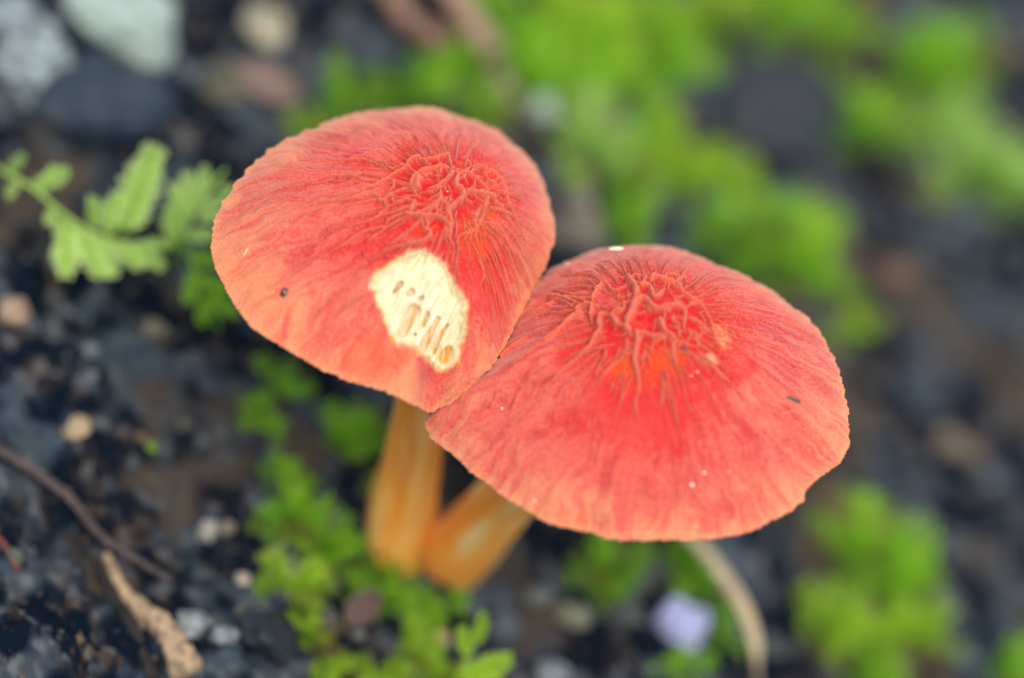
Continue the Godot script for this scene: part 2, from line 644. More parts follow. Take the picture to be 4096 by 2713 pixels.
# a fern-like sprig: a stem through points and pinnae from one point to another
func sprig(pts: Array, pinnae: Array, tone: String, label: String) -> void:
	var at: Vector3 = pts[0]
	var root := thing("fern_moss_sprig", label, "moss", at, "fern-like moss sprigs")
	var l := smooth_line(pts.map(func(p): return p - at), 30)
	var g: Array = GREENS[tone]
	part("stem", rod(l, 8, func(f, _a): return Vector2(0.30 - 0.14 * f, 0.8), func(_f, _a): return g[0].lerp(g[1], 0.25)), M.leaf, root)
	for i in range(0, pinnae.size(), 2):
		var dir: Vector3 = pinnae[i + 1] - pinnae[i]
		var o := part("pinna", some_frond(tone, "fern"), M.leaf, root)
		var up := (Vector3(0.1, 0.8, 0.6) + Vector3(rng.randf_range(-0.2, 0.2), 0, rng.randf_range(-0.2, 0.2))).normalized()
		o.basis = frame(dir, up) * Basis.from_scale(Vector3.ONE * dir.length() / 5.2)
		o.position = (pinnae[i] - at) * MM


# ---------------------------------------------------------------- the bank
func build_bank() -> void:
	var xs := PackedFloat32Array()
	var zs := PackedFloat32Array()
	var axis := func(lo: float, hi: float, step: float) -> PackedFloat32Array:
		var a := PackedFloat32Array()
		var far := []
		var d := step
		var x := lo
		while x > -4000.0:
			d *= 1.09
			x -= d
			far.append(x)
		far.reverse()
		for v in far: a.append(v)
		x = lo
		while x < hi:
			a.append(x)
			x += step
		d = step
		while x < 4000.0:
			a.append(x)
			d *= 1.09
			x += d
		return a
	xs = axis.call(-80.0, 100.0, 0.45)
	zs = axis.call(-165.0, 60.0, 0.45)
	var nx := xs.size()
	var nz := zs.size()
	var pos := PackedVector3Array()
	var col := PackedColorArray()
	var nor := PackedVector3Array()
	var index := PackedInt32Array()
	pos.resize(nx * nz)
	col.resize(nx * nz)
	nor.resize(nx * nz)
	var navy := Color(0.006, 0.010, 0.018)
	var slate := Color(0.042, 0.056, 0.076)
	var earth := Color(0.060, 0.048, 0.040)
	var rust := Color(0.10, 0.058, 0.030)
	var ash := Color(0.22, 0.24, 0.26)
	for j in nz:
		var z := zs[j]
		for i in nx:
			var x := xs[i]
			var near := 1.0 / (1.0 + (x * x + z * z) / 40000.0)
			var g := grit.get_noise_2d(x, z)
			var g2 := grit.get_noise_2d(x * 2.7 + 90.0, z * 2.7)
			pos[j * nx + i] = Vector3(x, bank(x, z) + (0.5 * absf(g) + 0.28 * g2 + 0.7 * absf(clods.get_noise_2d(x * 1.9 + 50.0, z * 1.9))) * near, z) * MM
			var p := patches.get_noise_2d(x, z)
			var p2 := patches.get_noise_2d(x * 3.0 + 400.0, z * 3.0)
			var p3 := patches.get_noise_2d(x * 9.0 - 300.0, z * 9.0)
			var q := navy.lerp(slate, smoothstep(-0.15, 0.35, p2 + 0.7 * p3))
			q = q.lerp(earth, smoothstep(0.08, 0.45, p + 0.5 * p2 - 0.2 * p3))
			q = q.lerp(rust, smoothstep(0.18, 0.50, g2 * 0.6 + 0.6 * p3 - 0.3 * p2) * 0.5)
			q = q.lerp(ash, smoothstep(0.26, 0.52, 0.6 * g - 0.3 * p + 0.7 * p3) * 0.3)
			col[j * nx + i] = q
	for j in nz:
		for i in nx:
			var k := j * nx + i
			nor[k] = (pos[mini(nz - 1, j + 1) * nx + i] - pos[maxi(0, j - 1) * nx + i]).cross(pos[j * nx + mini(nx - 1, i + 1)] - pos[j * nx + maxi(0, i - 1)]).normalized()
			if i < nx - 1 and j < nz - 1:
				index.append_array([k, k + 1, k + nx + 1, k, k + nx + 1, k + nx])
	var o := single("ground", CapShape.mesh_of(pos, nor, col, index), M.soil, Vector3.ZERO, "dark gritty soil bank with brown and slate patches", "ground")
	o.set_meta("kind", "structure")


func scatter_grit() -> void:
	var small := stone(Vector3(1.0, 0.75, 0.85), 5, 0.5, Color.WHITE, Color(0.55, 0.55, 0.55), 2.0, 5)
	var mm := MultiMesh.new()
	mm.transform_format = MultiMesh.TRANSFORM_3D
	mm.use_colors = true
	mm.mesh = small
	mm.instance_count = 5000
	var tones := [Color(0.020, 0.028, 0.042), Color(0.014, 0.018, 0.024), Color(0.040, 0.050, 0.066), Color(0.070, 0.068, 0.060), Color(0.070, 0.048, 0.030), Color(0.030, 0.022, 0.018), Color(0.13, 0.145, 0.16), Color(0.11, 0.070, 0.055)]
	for i in mm.instance_count:
		var x := rng.randf_range(-78.0, 95.0)
		var z := rng.randf_range(-150.0, 58.0)
		var s := rng.randf_range(0.16, 0.34) * (1.0 + 0.5 * rng.randf() * rng.randf())
		var k := int(pow(rng.randf(), 1.3) * 7.99)
		var b := Basis.from_euler(Vector3(rng.randf() * TAU, rng.randf() * TAU, rng.randf() * TAU)) * Basis.from_scale(Vector3(s, s * rng.randf_range(0.6, 1.0), s * rng.randf_range(0.7, 1.3)))
		mm.set_instance_transform(i, Transform3D(b, spot(x, z, 0.35) * MM))
		mm.set_instance_color(i, (tones[k] as Color) * rng.randf_range(0.7, 1.25) )
	var o := MultiMeshInstance3D.new()
	o.name = "gravel"
	o.multimesh = mm
	o.material_override = M.stone
	add_child(o, true)
	tag(o, "fine dark gravel and crumbs strewn over the soil bank", "gravel", "", "stuff")


func pebble(called: String, x: float, z: float, s: Vector3, turn: float, tone: Color, other: Color, label: String, group := "", lift := 0.3, mat = null, grain := 1.2) -> MeshInstance3D:
	var o := single(called, stone(s, int(absf(x) * 31 + absf(z) * 17), 0.38, tone, other, grain), mat if mat else M.stone, spot(x, z, s.y * lift), label, called.split("_")[-1], group)
	o.basis = Basis(Quaternion(Vector3.UP, upward(x, z))) * Basis(Vector3.UP, turn)
	return o


func ground_line(pts: Array, lift: float, n: int, at: Vector3) -> PackedVector3Array:
	var line := []
	for i in range(0, pts.size(), 2):
		line.append(spot(pts[i], pts[i + 1], lift) - at)
	return smooth_line(line, n)


func stick(called: String, pts: Array, r0: float, r1: float, lift: float, tone: Color, other: Color, label: String, category: String, number: int, knots := 0.2) -> Node:
	var at := spot(pts[0], pts[1])
	var l := ground_line(pts, lift, 70, at)
	var n := FastNoiseLite.new()
	n.seed = number
	n.frequency = 1.0
	n.fractal_octaves = 3
	var total := 0.0
	for i in l.size() - 1: total += l[i].distance_to(l[i + 1])
	var shape := func(f: float, a: float) -> Vector2: return Vector2(lerpf(r0, r1, f) * (1.0 + knots * n.get_noise_3d(cos(a) * 0.8, sin(a) * 0.8, f * total * 0.35) + 0.5 * knots * n.get_noise_3d(cos(a) * 2.2, sin(a) * 2.2, f * total * 0.9)) * smoothstep(-0.02, 0.02, f) * smoothstep(1.02, 0.98, f), 0.85)
	var ink := func(f: float, a: float) -> Color: return tone.lerp(other, smoothstep(-0.15, 0.30, n.get_noise_3d(cos(a) * 1.6 + 5.0, sin(a) * 1.6, f * total * 0.5)))
	return single(called, rod(l, 14, shape, ink), M.bark, at, label, category)


# ---------------------------------------------------------------- a mushroom
func stem_of(root: Node3D, foot: Vector3, cap: CapShape, bow: Vector3, r0: float, r1: float, number: int, pale: float) -> void:
	var n := FastNoiseLite.new()
	n.seed = number
	n.frequency = 1.0
	n.fractal_octaves = 3
	var top := cap.c - cap.axis * 2.6
	var l := smooth_line([(top - foot).normalized() * -4.0 + Vector3(0, -1, 0), (top - foot) * 0.33 + bow, (top - foot) * 0.68 + bow * 0.8, top - foot], 90)
	var shape := func(f: float, a: float) -> Vector2:
		return Vector2(lerpf(r0, r1, smoothstep(0.0, 0.75, f)) * (1.0 + 0.16 * n.get_noise_3d(cos(a) * 1.3, sin(a) * 1.3, f * 3.0) + 0.09 * n.get_noise_3d(cos(a) * 5.0, sin(a) * 5.0, f * 2.0)), 1.0)
	var ink := func(f: float, a: float) -> Color:
		var s := n.get_noise_3d(cos(a) * 5.5, sin(a) * 5.5, f * 3.0)
		var b := n.get_noise_3d(cos(a) * 0.9 + 7.0, sin(a) * 0.9, f * 3.0)
		var q := Color(0.96, 0.35, 0.04).lerp(Color(0.97, 0.48, 0.14), smoothstep(-0.3, 0.4, s))
		q = q.lerp(Color(0.80, 0.22, 0.03), smoothstep(0.0, 0.4, b) * 0.5)
		q = q.lerp(Color(0.92, 0.68, 0.30), smoothstep(0.05, 0.45, -b + 0.2 * s) * pale * 0.8)
		q = q.lerp(Color(0.16, 0.09, 0.04), smoothstep(0.10, 0.35, n.get_noise_3d(cos(a) * 4.0, sin(a) * 4.0 + 20.0, f * 14.0) - maxf(0.0, f - 0.10) * 3.0) * 0.7)
		return q
	part("stem", rod(l, 48, shape, ink, Vector3(0.2, 0.1, 1)), M.stem, root)


func mushroom(label: String, foot: Vector3, cap: CapShape, tint: Dictionary, bow: Vector3, r0: float, r1: float, number: int, pale: float) -> Node3D:
	var root := thing("mushroom", label, "mushroom", foot, "red mushrooms grown from one foot")
	var m := cap.build(foot, tint)
	var skin := part("cap", m[0], M.cap, root)
	tag(skin, "")
	if m[1]:
		tag(part("exposed_flesh", m[1], M.flesh, root), "cream torn patch with slit holes into the gills")
	part("gills", cap.gills(foot, Color(0.72, 0.42, 0.10), Color(0.60, 0.30, 0.06)), M.gill, root)
	stem_of(root, foot, cap, bow, r0, r1, number, pale)
	return root


# a thin curled leaf with a rib, of some thickness
func dead_leaf(called: String, x: float, z: float, long: float, wide: float, dir: Vector3, lift: float, tone: Color, label: String) -> void:
	var at := spot(x, z, lift)
	var up := upward(x, z)
	var f := frame(dir.slide(up), up)
	var pos := PackedVector3Array()
	var col := PackedColorArray()
	var nor := PackedVector3Array()
	var index := PackedInt32Array()
	var nl := 24
	var nw := 12
	for side in [1.0, -1.0]:
		var first := pos.size()
		for i in nl + 1:
			var a := float(i) / nl
			var w := wide * pow(sin(PI * clampf(a, 0.02, 0.98)), 0.65) * (1.0 + 0.16 * grit.get_noise_2d(a * 12.0, x))
			for j in nw + 1:
				var b := float(j) / nw * 2.0 - 1.0
				var y := wide * (0.22 * b * b - 0.10) + 0.10 * long * (a - 0.5) * (a - 0.5) + 0.12 * wide * clods.get_noise_2d(a * 14.0 + x, b * 9.0) - 0.06 * wide * exp(-b * b * 90.0)
				pos.append(f * Vector3(w * b, y + side * 0.06, long * (a * 2.0 - 1.0)) * MM)
				nor.append(f.y * side)
				col.append(tone * (1.0 + 0.5 * clods.get_noise_2d(a * 30.0 + x, b * 20.0) - 0.25 * exp(-b * b * 200.0)))
		for i in nl:
			for j in nw:
				var k: int = first + i * (nw + 1) + j
				var q := [k, k + 1, k + nw + 2, k, k + nw + 2, k + nw + 1]
				if side < 0: q.reverse()
				index.append_array(q)
	var half := (nl + 1) * (nw + 1)
	for i in nl:
		for j in [0, nw]:
			var k: int = i * (nw + 1) + j
			index.append_array([k, k + nw + 1, k + half, k + nw + 1, k + half + nw + 1, k + half])
	for i in nl + 1:
		for j in nw + 1:
			var k := i * (nw + 1) + j
			var n := (pos[mini(nl, i + 1) * (nw + 1) + j] - pos[maxi(0, i - 1) * (nw + 1) + j]).cross(pos[i * (nw + 1) + mini(nw, j + 1)] - pos[i * (nw + 1) + maxi(0, j - 1)]).normalized()
			nor[k] = n * signf(n.dot(f.y))
			nor[k + half] = -nor[k]
	single(called, CapShape.mesh_of(pos, nor, col, index), M.bark, at, label, "leaf")


# a crumb resting on a cap at point p with normal n
func crumb(called: String, p: Vector3, n: Vector3, long: float, wide: float, high: float, dir: Vector3, tone: Color, mat: Material, label: String, category: String, group := "") -> void:
	var o := single(called, stone(Vector3(wide, high, long), 77 + int(long * 1000.0), 0.22, tone, tone * 1.6, 6.0, 9), mat, p + n * (high * 0.55 + 0.08), label, category, group)
	o.basis = frame(dir.slide(n.normalized()), n)


func _ready() -> void:
	rng.seed = 4242
	# camera
	var cam := Camera3D.new()
	cam.name = "camera"
	cam.near = 0.02
	cam.far = 60.0
	var lens := CameraAttributesPhysical.new()
	lens.frustum_focal_length = 12.0 / tan(atan(0.0331235 / 0.4))
	lens.frustum_focus_distance = 0.4025
	lens.frustum_near = 0.02
	lens.frustum_far = 60.0
	lens.exposure_aperture = 145.0 / 22.0
	cam.attributes = lens
	cam.fov = rad_to_deg(2.0 * atan(0.0331235 / 0.4))
	add_child(cam, true)
	cam.look_at_from_position(Vector3(-1, 322.1, 303) * MM, Vector3(-1, 46.4, 13.2) * MM, Vector3(-0.4138, 0.6594, -0.6276))
	cam.current = true
	# an overcast sky
	var env := Environment.new()
	env.background_mode = Environment.BG_SKY
	var sky := Sky.new()
	var air := ProceduralSkyMaterial.new()
	air.sky_top_color = Color(0.94, 0.98, 1.0)
	air.sky_horizon_color = Color(0.70, 0.76, 0.82)
	air.sky_curve = 0.35
	air.ground_bottom_color = Color(0.10, 0.11, 0.10)
	air.ground_horizon_color = Color(0.30, 0.32, 0.33)
	sky.sky_material = air
	env.sky = sky
	env.background_energy_multiplier = 0.95
	env.tonemap_mode = Environment.TONE_MAPPER_LINEAR
	env.tonemap_exposure = 1.38
	env.sdfgi_enabled = true
	env.ssao_enabled = true
	env.ssil_enabled = true
	var around := WorldEnvironment.new()
	around.name = "surroundings"
	around.environment = env
	add_child(around, true)
	var sun := DirectionalLight3D.new()
	sun.name = "sun"
	sun.light_color = Color(1.0, 0.96, 0.90)
	sun.light_energy = 0.75
	sun.light_angular_distance = 28.0
	sun.shadow_enabled = true
	add_child(sun, true)
	sun.look_at_from_position(Vector3(0.2, 0.95, 0.55), Vector3.ZERO, Vector3.FORWARD)

	# noises and materials
	for k in 4:
		var n: FastNoiseLite = [lumps, clods, grit, patches][k]
		n.seed = 31 + k
		n.noise_type = FastNoiseLite.TYPE_SIMPLEX_SMOOTH
		n.frequency = [0.035, 0.14, 0.55, 0.022][k]
		n.fractal_octaves = [2, 2, 3, 4][k]
	M.cap = paint(0.75, 0.14)
	M.cap.rim_enabled = true
	M.cap.rim = 0.5
	M.cap.rim_tint = 0.15
	relief(M.cap, 3, 0.06, 5.0, 3.0)
	M.flesh = paint(0.7, 0.3)
	relief(M.flesh, 4, 0.04, 6.0, 2.0)
	M.gill = paint(0.7, 0.3)
	M.stem = paint(0.6, 0.35)
	M.stem.subsurf_scatter_enabled = true
	M.stem.subsurf_scatter_strength = 0.15
	relief(M.stem, 5, 0.04, 6.0, 3.0)
	M.leaf = paint(0.6, 0.14)
	M.leaf.backlight_enabled = true
	M.leaf.backlight = Color(0.7, 0.95, 0.4)
	M.soil = paint(0.9, 0.06)
	relief(M.soil, 6, 0.06, 9.0, 3.0)
	M.stone = paint(0.6, 0.25)
	relief(M.stone, 7, 0.04, 5.0, 3.0)
	M.wet = paint(0.22, 0.6)
	M.damp = paint(0.45, 0.3)
	relief(M.damp, 9, 0.04, 7.0, 3.0)
	M.water = StandardMaterial3D.new()
	M.water.albedo_color = Color(1, 1, 1, 0.02)
	M.water.roughness = 0.02
	M.water.refraction_enabled = true
	M.water.refraction_scale = 0.033
	M.bark = paint(0.8, 0.3)
	relief(M.bark, 8, 0.05, 5.0, 6.0)
	M.speck = paint(0.35, 0.5)

	build_bank()
	scatter_grit()

	# the two mushrooms
	var red := {
		"red": Color(0.569, 0.077, 0.062), "salmon": Color(0.616, 0.178, 0.130), "crimson": Color(0.427, 0.017, 0.027), "deep": Color(0.506, 0.003, 0.011), "orange": Color(0.648, 0.237, 0.118),
		"pale": Color(0.695, 0.284, 0.213), "dusk": Color(0.490, 0.032, 0.030), "ridge": Color(0.62, 0.145, 0.085), "rim": Color(0.679, 0.316, 0.150), "torn": Color(0.664, 0.427, 0.158), "flesh": Color(0.686, 0.597, 0.400), "cream": Color(0.703, 0.654, 0.499), "gill": Color(0.66, 0.47, 0.32), "spread": 0.04,
	}
	var left := CapShape.new(Vector3(-12.52, 54.62, 5.36), Vector3(0.9424, 0.0834, -0.3239), Vector3(-0.3321, 0.1178, -0.9359), Vector3(-0.0399, 0.9895, 0.1387), 9.5, [11.9, 12.03, 12.16, 12.38, 12.6, 12.76, 12.96, 13.15, 13.25, 13.48, 13.61, 13.75, 13.96, 14.21, 14.43, 14.69, 14.97, 15.13, 15.36, 15.59, 15.78, 16.01, 16.26, 16.43, 16.63, 16.74, 16.89, 17.01, 17, 17.04, 17.07, 17.06, 17.09, 17.11, 17.09, 17.13, 17.19, 17.16, 17.15, 17.19, 17.21, 17.18, 17.3, 17.32, 17.36, 17.43, 17.39, 17.48, 17.43, 17.5, 17.39, 17.47, 17.51, 17.63, 17.59, 17.97, 18.09, 18.11, 18.44, 18.6, 18.63, 19.03, 19.14, 19.55, 19.66, 20.1, 20.15, 20.54, 20.74, 20.82, 21.3, 21.46, 21.85, 22.04, 22.21, 22.42, 22.49, 22.61, 22.68, 22.7, 22.62, 22.53, 22.46, 22.46, 22.48, 22.42, 22.36, 22.18, 21.93, 21.63, 21.32, 21.09, 20.98, 20.77, 20.58, 20.5, 20.36, 20.22, 20.1, 19.95, 19.74, 19.57, 19.55, 19.54, 19.71, 19.78, 19.6, 19.07, 18.71, 18.48, 18.22, 18.22, 17.84, 17.61, 17.06, 16.57, 15.87, 15.47, 14.87, 14.33, 13.99, 13.47, 13.06, 12.66, 12.32, 12.03, 11.81, 11.55, 11.34, 11.13, 10.95, 10.8, 10.7, 10.65, 10.7, 10.67, 10.69, 10.8, 10.84, 10.93, 11.09, 11.2, 11.41, 11.64], [-1.21, -0.51, -0.13, -0.02, 0, 0, 0, 0, 0, 0, 0, 0, 0, 0, 0, 0, 0, 0, 0, 0, 0, 0, 0, 0, 0, 0, 0, 0, 0, 0, 0, 0, 0, 0, 0, 0, 0, 0, 0, 0, 0, 0, 0, 0, 0, 0, 0, 0, 0, 0, 0, 0, 0, 0, 0, 0, 0, 0, 0, 0, 0, 0, 0, 0, 0, 0, 0, 0, 0, 0, 0, 0, 0, 0, 0, 0, 0, 0, 0, 0, 0, 0, 0, 0, 0, 0, 0, 0, 0, 0, 0, 0, 0, 0, 0, 0, 0, 0, 0, 0, 0, 0, 0, 0, -0.02, -0.2, -0.75, -1.74, -2.7, -3.04, -2.66, -1.93, -1.2, -0.63, -0.3, -0.21, -0.28, -0.43, -0.6, -0.77, -0.9, -1.02, -1.13, -1.23, -1.32, -1.41, -1.58, -1.8, -1.97, -2.05, -2.09, -2.14, -2.16, -2.15, -2.15, -2.18, -2.23, -2.29, -2.37, -2.46, -2.55, -2.6, -2.47, -1.98], 1)
	left.wrinkle(0.61, 0.51, [-0.38, 2.62, -1.27, 2.26, -2.36, 1.75, -3.24, 1.32, -3.8, 0.67, -3.98, -0.12, -3.78, -0.86, -3.49, -1.25])
	left.wrinkle(1.01, 0.79, [-3.26, 0.68, -3.47, -0.41, -3.32, -0.87])
	left.wrinkle(0.18, 0.10, [-3.49, -1.25, -3.2, -1.56, -3.02, -2.08])
	left.wrinkle(0.58, 0.40, [0.11, 2.03, -0.39, 0.85, -1.07, -0.01, -1.71, -0.55, -2.15, -0.92])
	left.wrinkle(0.61, 0.61, [0.11, 2.03, 0.51, 1.29, 0.25, 0.34, 0.35, -0.18, 0.81, -0.3, 1.09, -0.68, 1.1, -1.09, 1.69, -1.12, 2.16, -1.19])
	left.wrinkle(0.54, 0.23, [-1.15, -0.65, -1.2, -1.24, -1.23, -1.86, -1.66, -2.44, -2.21, -2.86, -2.93, -3.28, -3.6, -3.48, -4.03, -3.54, -4.61, -3.51, -5.14, -3.7, -5.69, -3.91, -6.09, -4.22, -6.28, -4.65, -6.51, -5.09, -7.13, -5.62, -7.85, -6.36])
	left.wrinkle(0.65, 0.58, [1.1, -1.09, 0.57, -1.8, 0.08, -2.34, -0.26, -2.86, -0.53, -3.19])
	left.wrinkle(0.43, 0.43, [-1.59, -2.36, -1.49, -2.9, -1.05, -3.09, -0.53, -3.19])
	left.wrinkle(0.40, 0.40, [-1.23, -1.93, -0.6, -2.09, -0.2, -2.6])
	left.wrinkle(0.58, 0.32, [-4.03, -3.54, -3.03, -3.7, -2.02, -3.61, -1.31, -3.59, -0.7, -3.8, -0.31, -4.19, 0.02, -4.51, -0.02, -5.13, 0.12, -5.55, 0.47, -5.98, 0.64, -6.36, 0.61, -6.96, 0.62, -7.42])
	left.wrinkle(0.69, 0.58, [-0.53, -3.19, -0.14, -3.54, 0.05, -4.07, 0.02, -4.51])
	left.wrinkle(0.32, 0.29, [-2.98, -3.78, -2.83, -4.19, -2.51, -4.76, -2.21, -4.97, -1.58, -4.87])
	left.wrinkle(0.51, 0.22, [-2.08, -4.9, -1.89, -5.41, -2.34, -5.93, -3.11, -6.3, -3.96, -6.47, -4.37, -6.67, -5.46, -6.98, -6.15, -7.32, -6.52, -7.7, -7.53, -8.21])
	left.wrinkle(0.25, 0.18, [-4.51, -5.47, -4.98, -6.15, -5.47, -6.75])
	left.wrinkle(0.54, 0.29, [0.53, 1.55, 1.55, 2.08, 2.13, 2.05, 2.84, 1.73, 3.5, 1.41, 3.92, 1.01, 4.96, 1.03])
	left.wrinkle(0.61, 0.54, [1.33, -0.42, 2.35, 0.06, 3.12, 0.2, 3.76, 0.39, 4.2, 0.4, 4.73, 0.08, 5.3, -0.07, 6.06, -0.16])
	left.wrinkle(0.65, 0.25, [3.76, 0.31, 3.59, -0.36, 3.46, -0.96, 3.41, -1.57, 2.98, -2.78, 2.68, -3.59, 2.73, -4.24, 3.03, -4.9, 3.45, -5.47, 3.77, -6.16])
	left.wrinkle(0.65, 0.43, [2.97, -1.37, 2.61, -2.29, 2.47, -3.16, 2.69, -3.66])
	left.wrinkle(0.25, 0.18, [2.69, -3.74, 2.03, -4.3, 1.34, -4.74, 0.92, -5.2, 0.86, -5.79, 1.16, -6.27, 1.66, -6.64])
	left.wrinkle(0.43, 0.19, [2.12, 3.75, 3.28, 4.27, 4.1, 4.13, 5.01, 3.64, 5.58, 2.81, 5.93, 1.67, 6.04, 0.96, 6.69, 0.38, 7.36, -0.06, 8.04, -0.28, 8.71, -0.42])
	left.wrinkle(0.22, 0.22, [4.01, 0.96, 4.71, 1.04, 5.57, 1.08])
	left.wrinkle(0.25, 0.18, [3.67, 3.93, 3.8, 2.92, 4.63, 2.54, 5.12, 1.96])
	left.wrinkle(0.43, 0.16, [-3.69, 1.84, -4.31, 2.2, -4.91, 1.91, -5.53, 1.38, -6.23, 0.71, -7.06, 0.03, -7.96, -0.45, -9, -0.95, -9.68, -1.23, -10.68, -1.55, -12.06, -1.86, -13.73, -1.93])
	left.wrinkle(0.43, 0.22, [-4.14, -0.49, -4.96, -0.83, -5.82, -1.26, -6.33, -1.67, -6.71, -2.02, -7.31, -1.93, -7.97, -2.1, -8.97, -2.28, -9.65, -2.36, -10.98, -2.59])
	left.wrinkle(0.32, 0.13, [-6.62, -1.93, -7.67, -1.25, -8.85, -1.32])
	left.wrinkle(0.32, 0.16, [-6.33, -1.67, -6.42, -2.27, -6.17, -2.78, -6.81, -3.51, -7.24, -3.89, -8.52, -4.48, -9.5, -4.63, -10.62, -4.78])
	left.wrinkle(0.36, 0.36, [-5.82, -1.26, -5.66, -2.06, -5.2, -2.21, -4.37, -1.88, -3.73, -2.13, -3.32, -2.48])
	left.wrinkle(0.47, 0.17, [-3.85, -2.72, -4.78, -3.07, -5.36, -3.32, -6.3, -3.53, -6.97, -3.82, -7.91, -4.43])
	left.wrinkle(0.61, 0.61, [-3.6, -2.23, -3.85, -2.88, -4.03, -3.54])
	left.wrinkle(0.29, 0.25, [-5.76, 0.58, -5.63, -0.15, -5.84, -0.61, -6.35, -1.03])
	left.wrinkle(0.58, 0.51, [-4.46, 2.81, -3.72, 3.5, -2.92, 3.51, -2.39, 2.82, -1.92, 2.25])
	left.wrinkle(0.32, 0.22, [-4.46, 2.81, -5.23, 2.5, -5.81, 2.17, -6.76, 3.19, -7.43, 3.54])
	left.wrinkle(0.40, 0.36, [-2.92, 3.51, -1.56, 3.76, -0.8, 4.2, -0.26, 4.6, -0.17, 3.58, -0.01, 2.73, 0.11, 2.03])
	left.wrinkle(0.29, 0.22, [-0.01, 2.73, 0.65, 2.41, 1.43, 2.72, 2.12, 3.75])
	left.wrinkle(0.29, 0.14, [2.12, 3.75, 1.56, 4.66, 0.96, 4.96])
	left.wrinkle(0.22, 0.10, [3.77, -1.58, 4.34, -1.98, 5.05, -2.3, 6.02, -2.34, 6.67, -2.66, 7.17, -3.31])
	left.wrinkle(0.15, 0.10, [0.67, -6.09, 0.54, -7.31, 0.69, -8.28, 0.9, -9.39])
	left.wrinkle(0.35, 0.26, [2.4, -5.26, 3.12, -5.86, 3.44, -6.34, 3.95, -7.21, 3.72, -8.65])
	left.wrinkle(0.15, 0.10, [3.95, -7.21, 4.32, -8.3, 4.61, -9.24])
	left.wrinkle(0.13, 0.09, [3.72, -8.65, 4.21, -9.56])
	left.wrinkle(0.33, 0.15, [6.95, -2.56, 8.4, -2.69, 9.33, -3.08, 9.82, -3.38, 9.11, -5.7, 8.4, -7.63, 7.83, -9.67, 7.15, -11.45, 6.32, -13.4])
	left.wrinkle(0.15, 0.10, [3.44, -11.25, 3.06, -12.52, 3.02, -13.93])
	left.wrinkle(0.19, 0.13, [4.3, -11.49, 4.59, -12.43, 4.46, -13.72, 4.08, -14.98, 3.62, -15.66])
	left.wrinkle(0.13, 0.09, [4.54, -9.53, 5.04, -10.56, 4.97, -11.84, 4.79, -13.16])
	left.wrinkle(0.15, 0.11, [6.11, -13.89, 4.03, -16.48, 2.47, -17.54, 1.9, -18.12])
	left.wrinkle(0.14, 0.10, [5.3, -14.19, 4.7, -15.62, 3.06, -16.91, 2.1, -17.71])
	left.wrinkle(0.11, 0.09, [3.07, -16.15, 2.29, -16.82, 1.51, -17.24])
	left.wrinkle(0.32, 0.16, [-6.11, -4.65, -8.4, -5.51, -10.05, -6.65, -11.72, -7.4])
	left.wrinkle(0.28, 0.14, [-7.71, -9.1, -9.44, -10.76, -11.2, -12.33, -12.36, -13.49])
	left.wrinkle(0.24, 0.14, [-4.19, -3.74, -6.48, -5.11, -7.94, -6.55])
	left.wrinkle(0.28, 0.16, [-7.62, -0.83, -10.09, -1.87, -12.79, -1.74, -15.74, -2.71])
	left.wrinkle(0.28, 0.16, [-8.6, 0.94, -11.26, 1.68, -13.57, 1.25, -16.17, 1.06])
	left.wrinkle(0.28, 0.16, [-6.25, 2.21, -8.52, 3.84, -11.22, 3.97])
	left.wrinkle(0.24, 0.14, [-7.48, -11.19, -8.89, -12.24, -10.31, -13.43])
	left.lesser_folds(Vector2(0.14, -1.16), 4.6, 5)
	left.wound = [-2.26, -7.06, -1.27, -7.56, -0.14, -7.93, 0.42, -8.68, 0.97, -9.66, 1.67, -10.24, 2.3, -10.81, 2.37, -11.92, 2.5, -13.14, 2.26, -14.27, 2.13, -15.16, 1.5, -15.55, 0.54, -15.56, -0.27, -15.54, -1.1, -15.68, -1.84, -15.55, -2.41, -15.23, -3.28, -15.1, -3.93, -15.19, -4.5, -14.48, -5.06, -13.72, -5.53, -12.87, -6.12, -12.02, -6.52, -11.4, -6.32, -10.94, -7.09, -10.71, -7.09, -10.12, -6.41, -9.33, -5.26, -8.5, -4.16, -7.73, -3.17, -7.21]
	left.hole(-4.32, -10.18, -4.91, -10.89, 0.35, 0.14)
	left.hole(-3.14, -10.76, -3.4, -10.94, 0.35, 0.28)
	left.hole(-2.09, -11.28, -2.15, -11.31, 0.25, 0.25)
	left.hole(-2.72, -12.53, -3.62, -14.26, 0.79, 0.60)
	left.hole(-1.27, -12.6, -1.61, -13.59, 0.30, 0.25)
	left.hole(-0.11, -12.4, -0.53, -13.46, 0.21, 0.28)
	left.hole(-0.53, -13.46, -1.26, -15.16, 0.30, 0.42)
	left.hole(1.04, -12.55, 0.58, -13.25, 0.12, 0.18)
	left.hole(0.58, -13.25, 0.06, -14.86, 0.21, 0.18)
	left.hole(1.46, -14.55, 1.17, -14.93, 0.46, 0.53)
	left.hole(-2.3, -14.5, -2.37, -14.53, 0.15, 0.12)

	left.mark(4.78, -7.43, 5.5, 6.5, 0.0, 0.0, Color(0.585, 0.022, 0.022, 0.75))
	left.mark(-6.17, -16.3, 4.5, 3.0, 0.2, 0.0, Color(0.616, 0.051, 0.028, 0.500))
	left.mark(2.84, -4.25, 2.6, 2.6, 0.0, -0.15, Color(0.632, 0.067, 0.013, 0.900))
	left.mark(-2.28, -5, 1.8, 1.2, 0.0, -0.15, Color(0.616, 0.040, 0.011, 0.900))
	left.mark(4.25, -1.76, 1.5, 2.2, 0.0, -0.1, Color(0.632, 0.079, 0.014, 0.800))
	mushroom("left red mushroom with a bitten cream patch on its wrinkled cap", spot(-3.2, 1.9), left, red, Vector3(0.4, 0, 0.2), 3.6, 2.35, 61, 0.2)
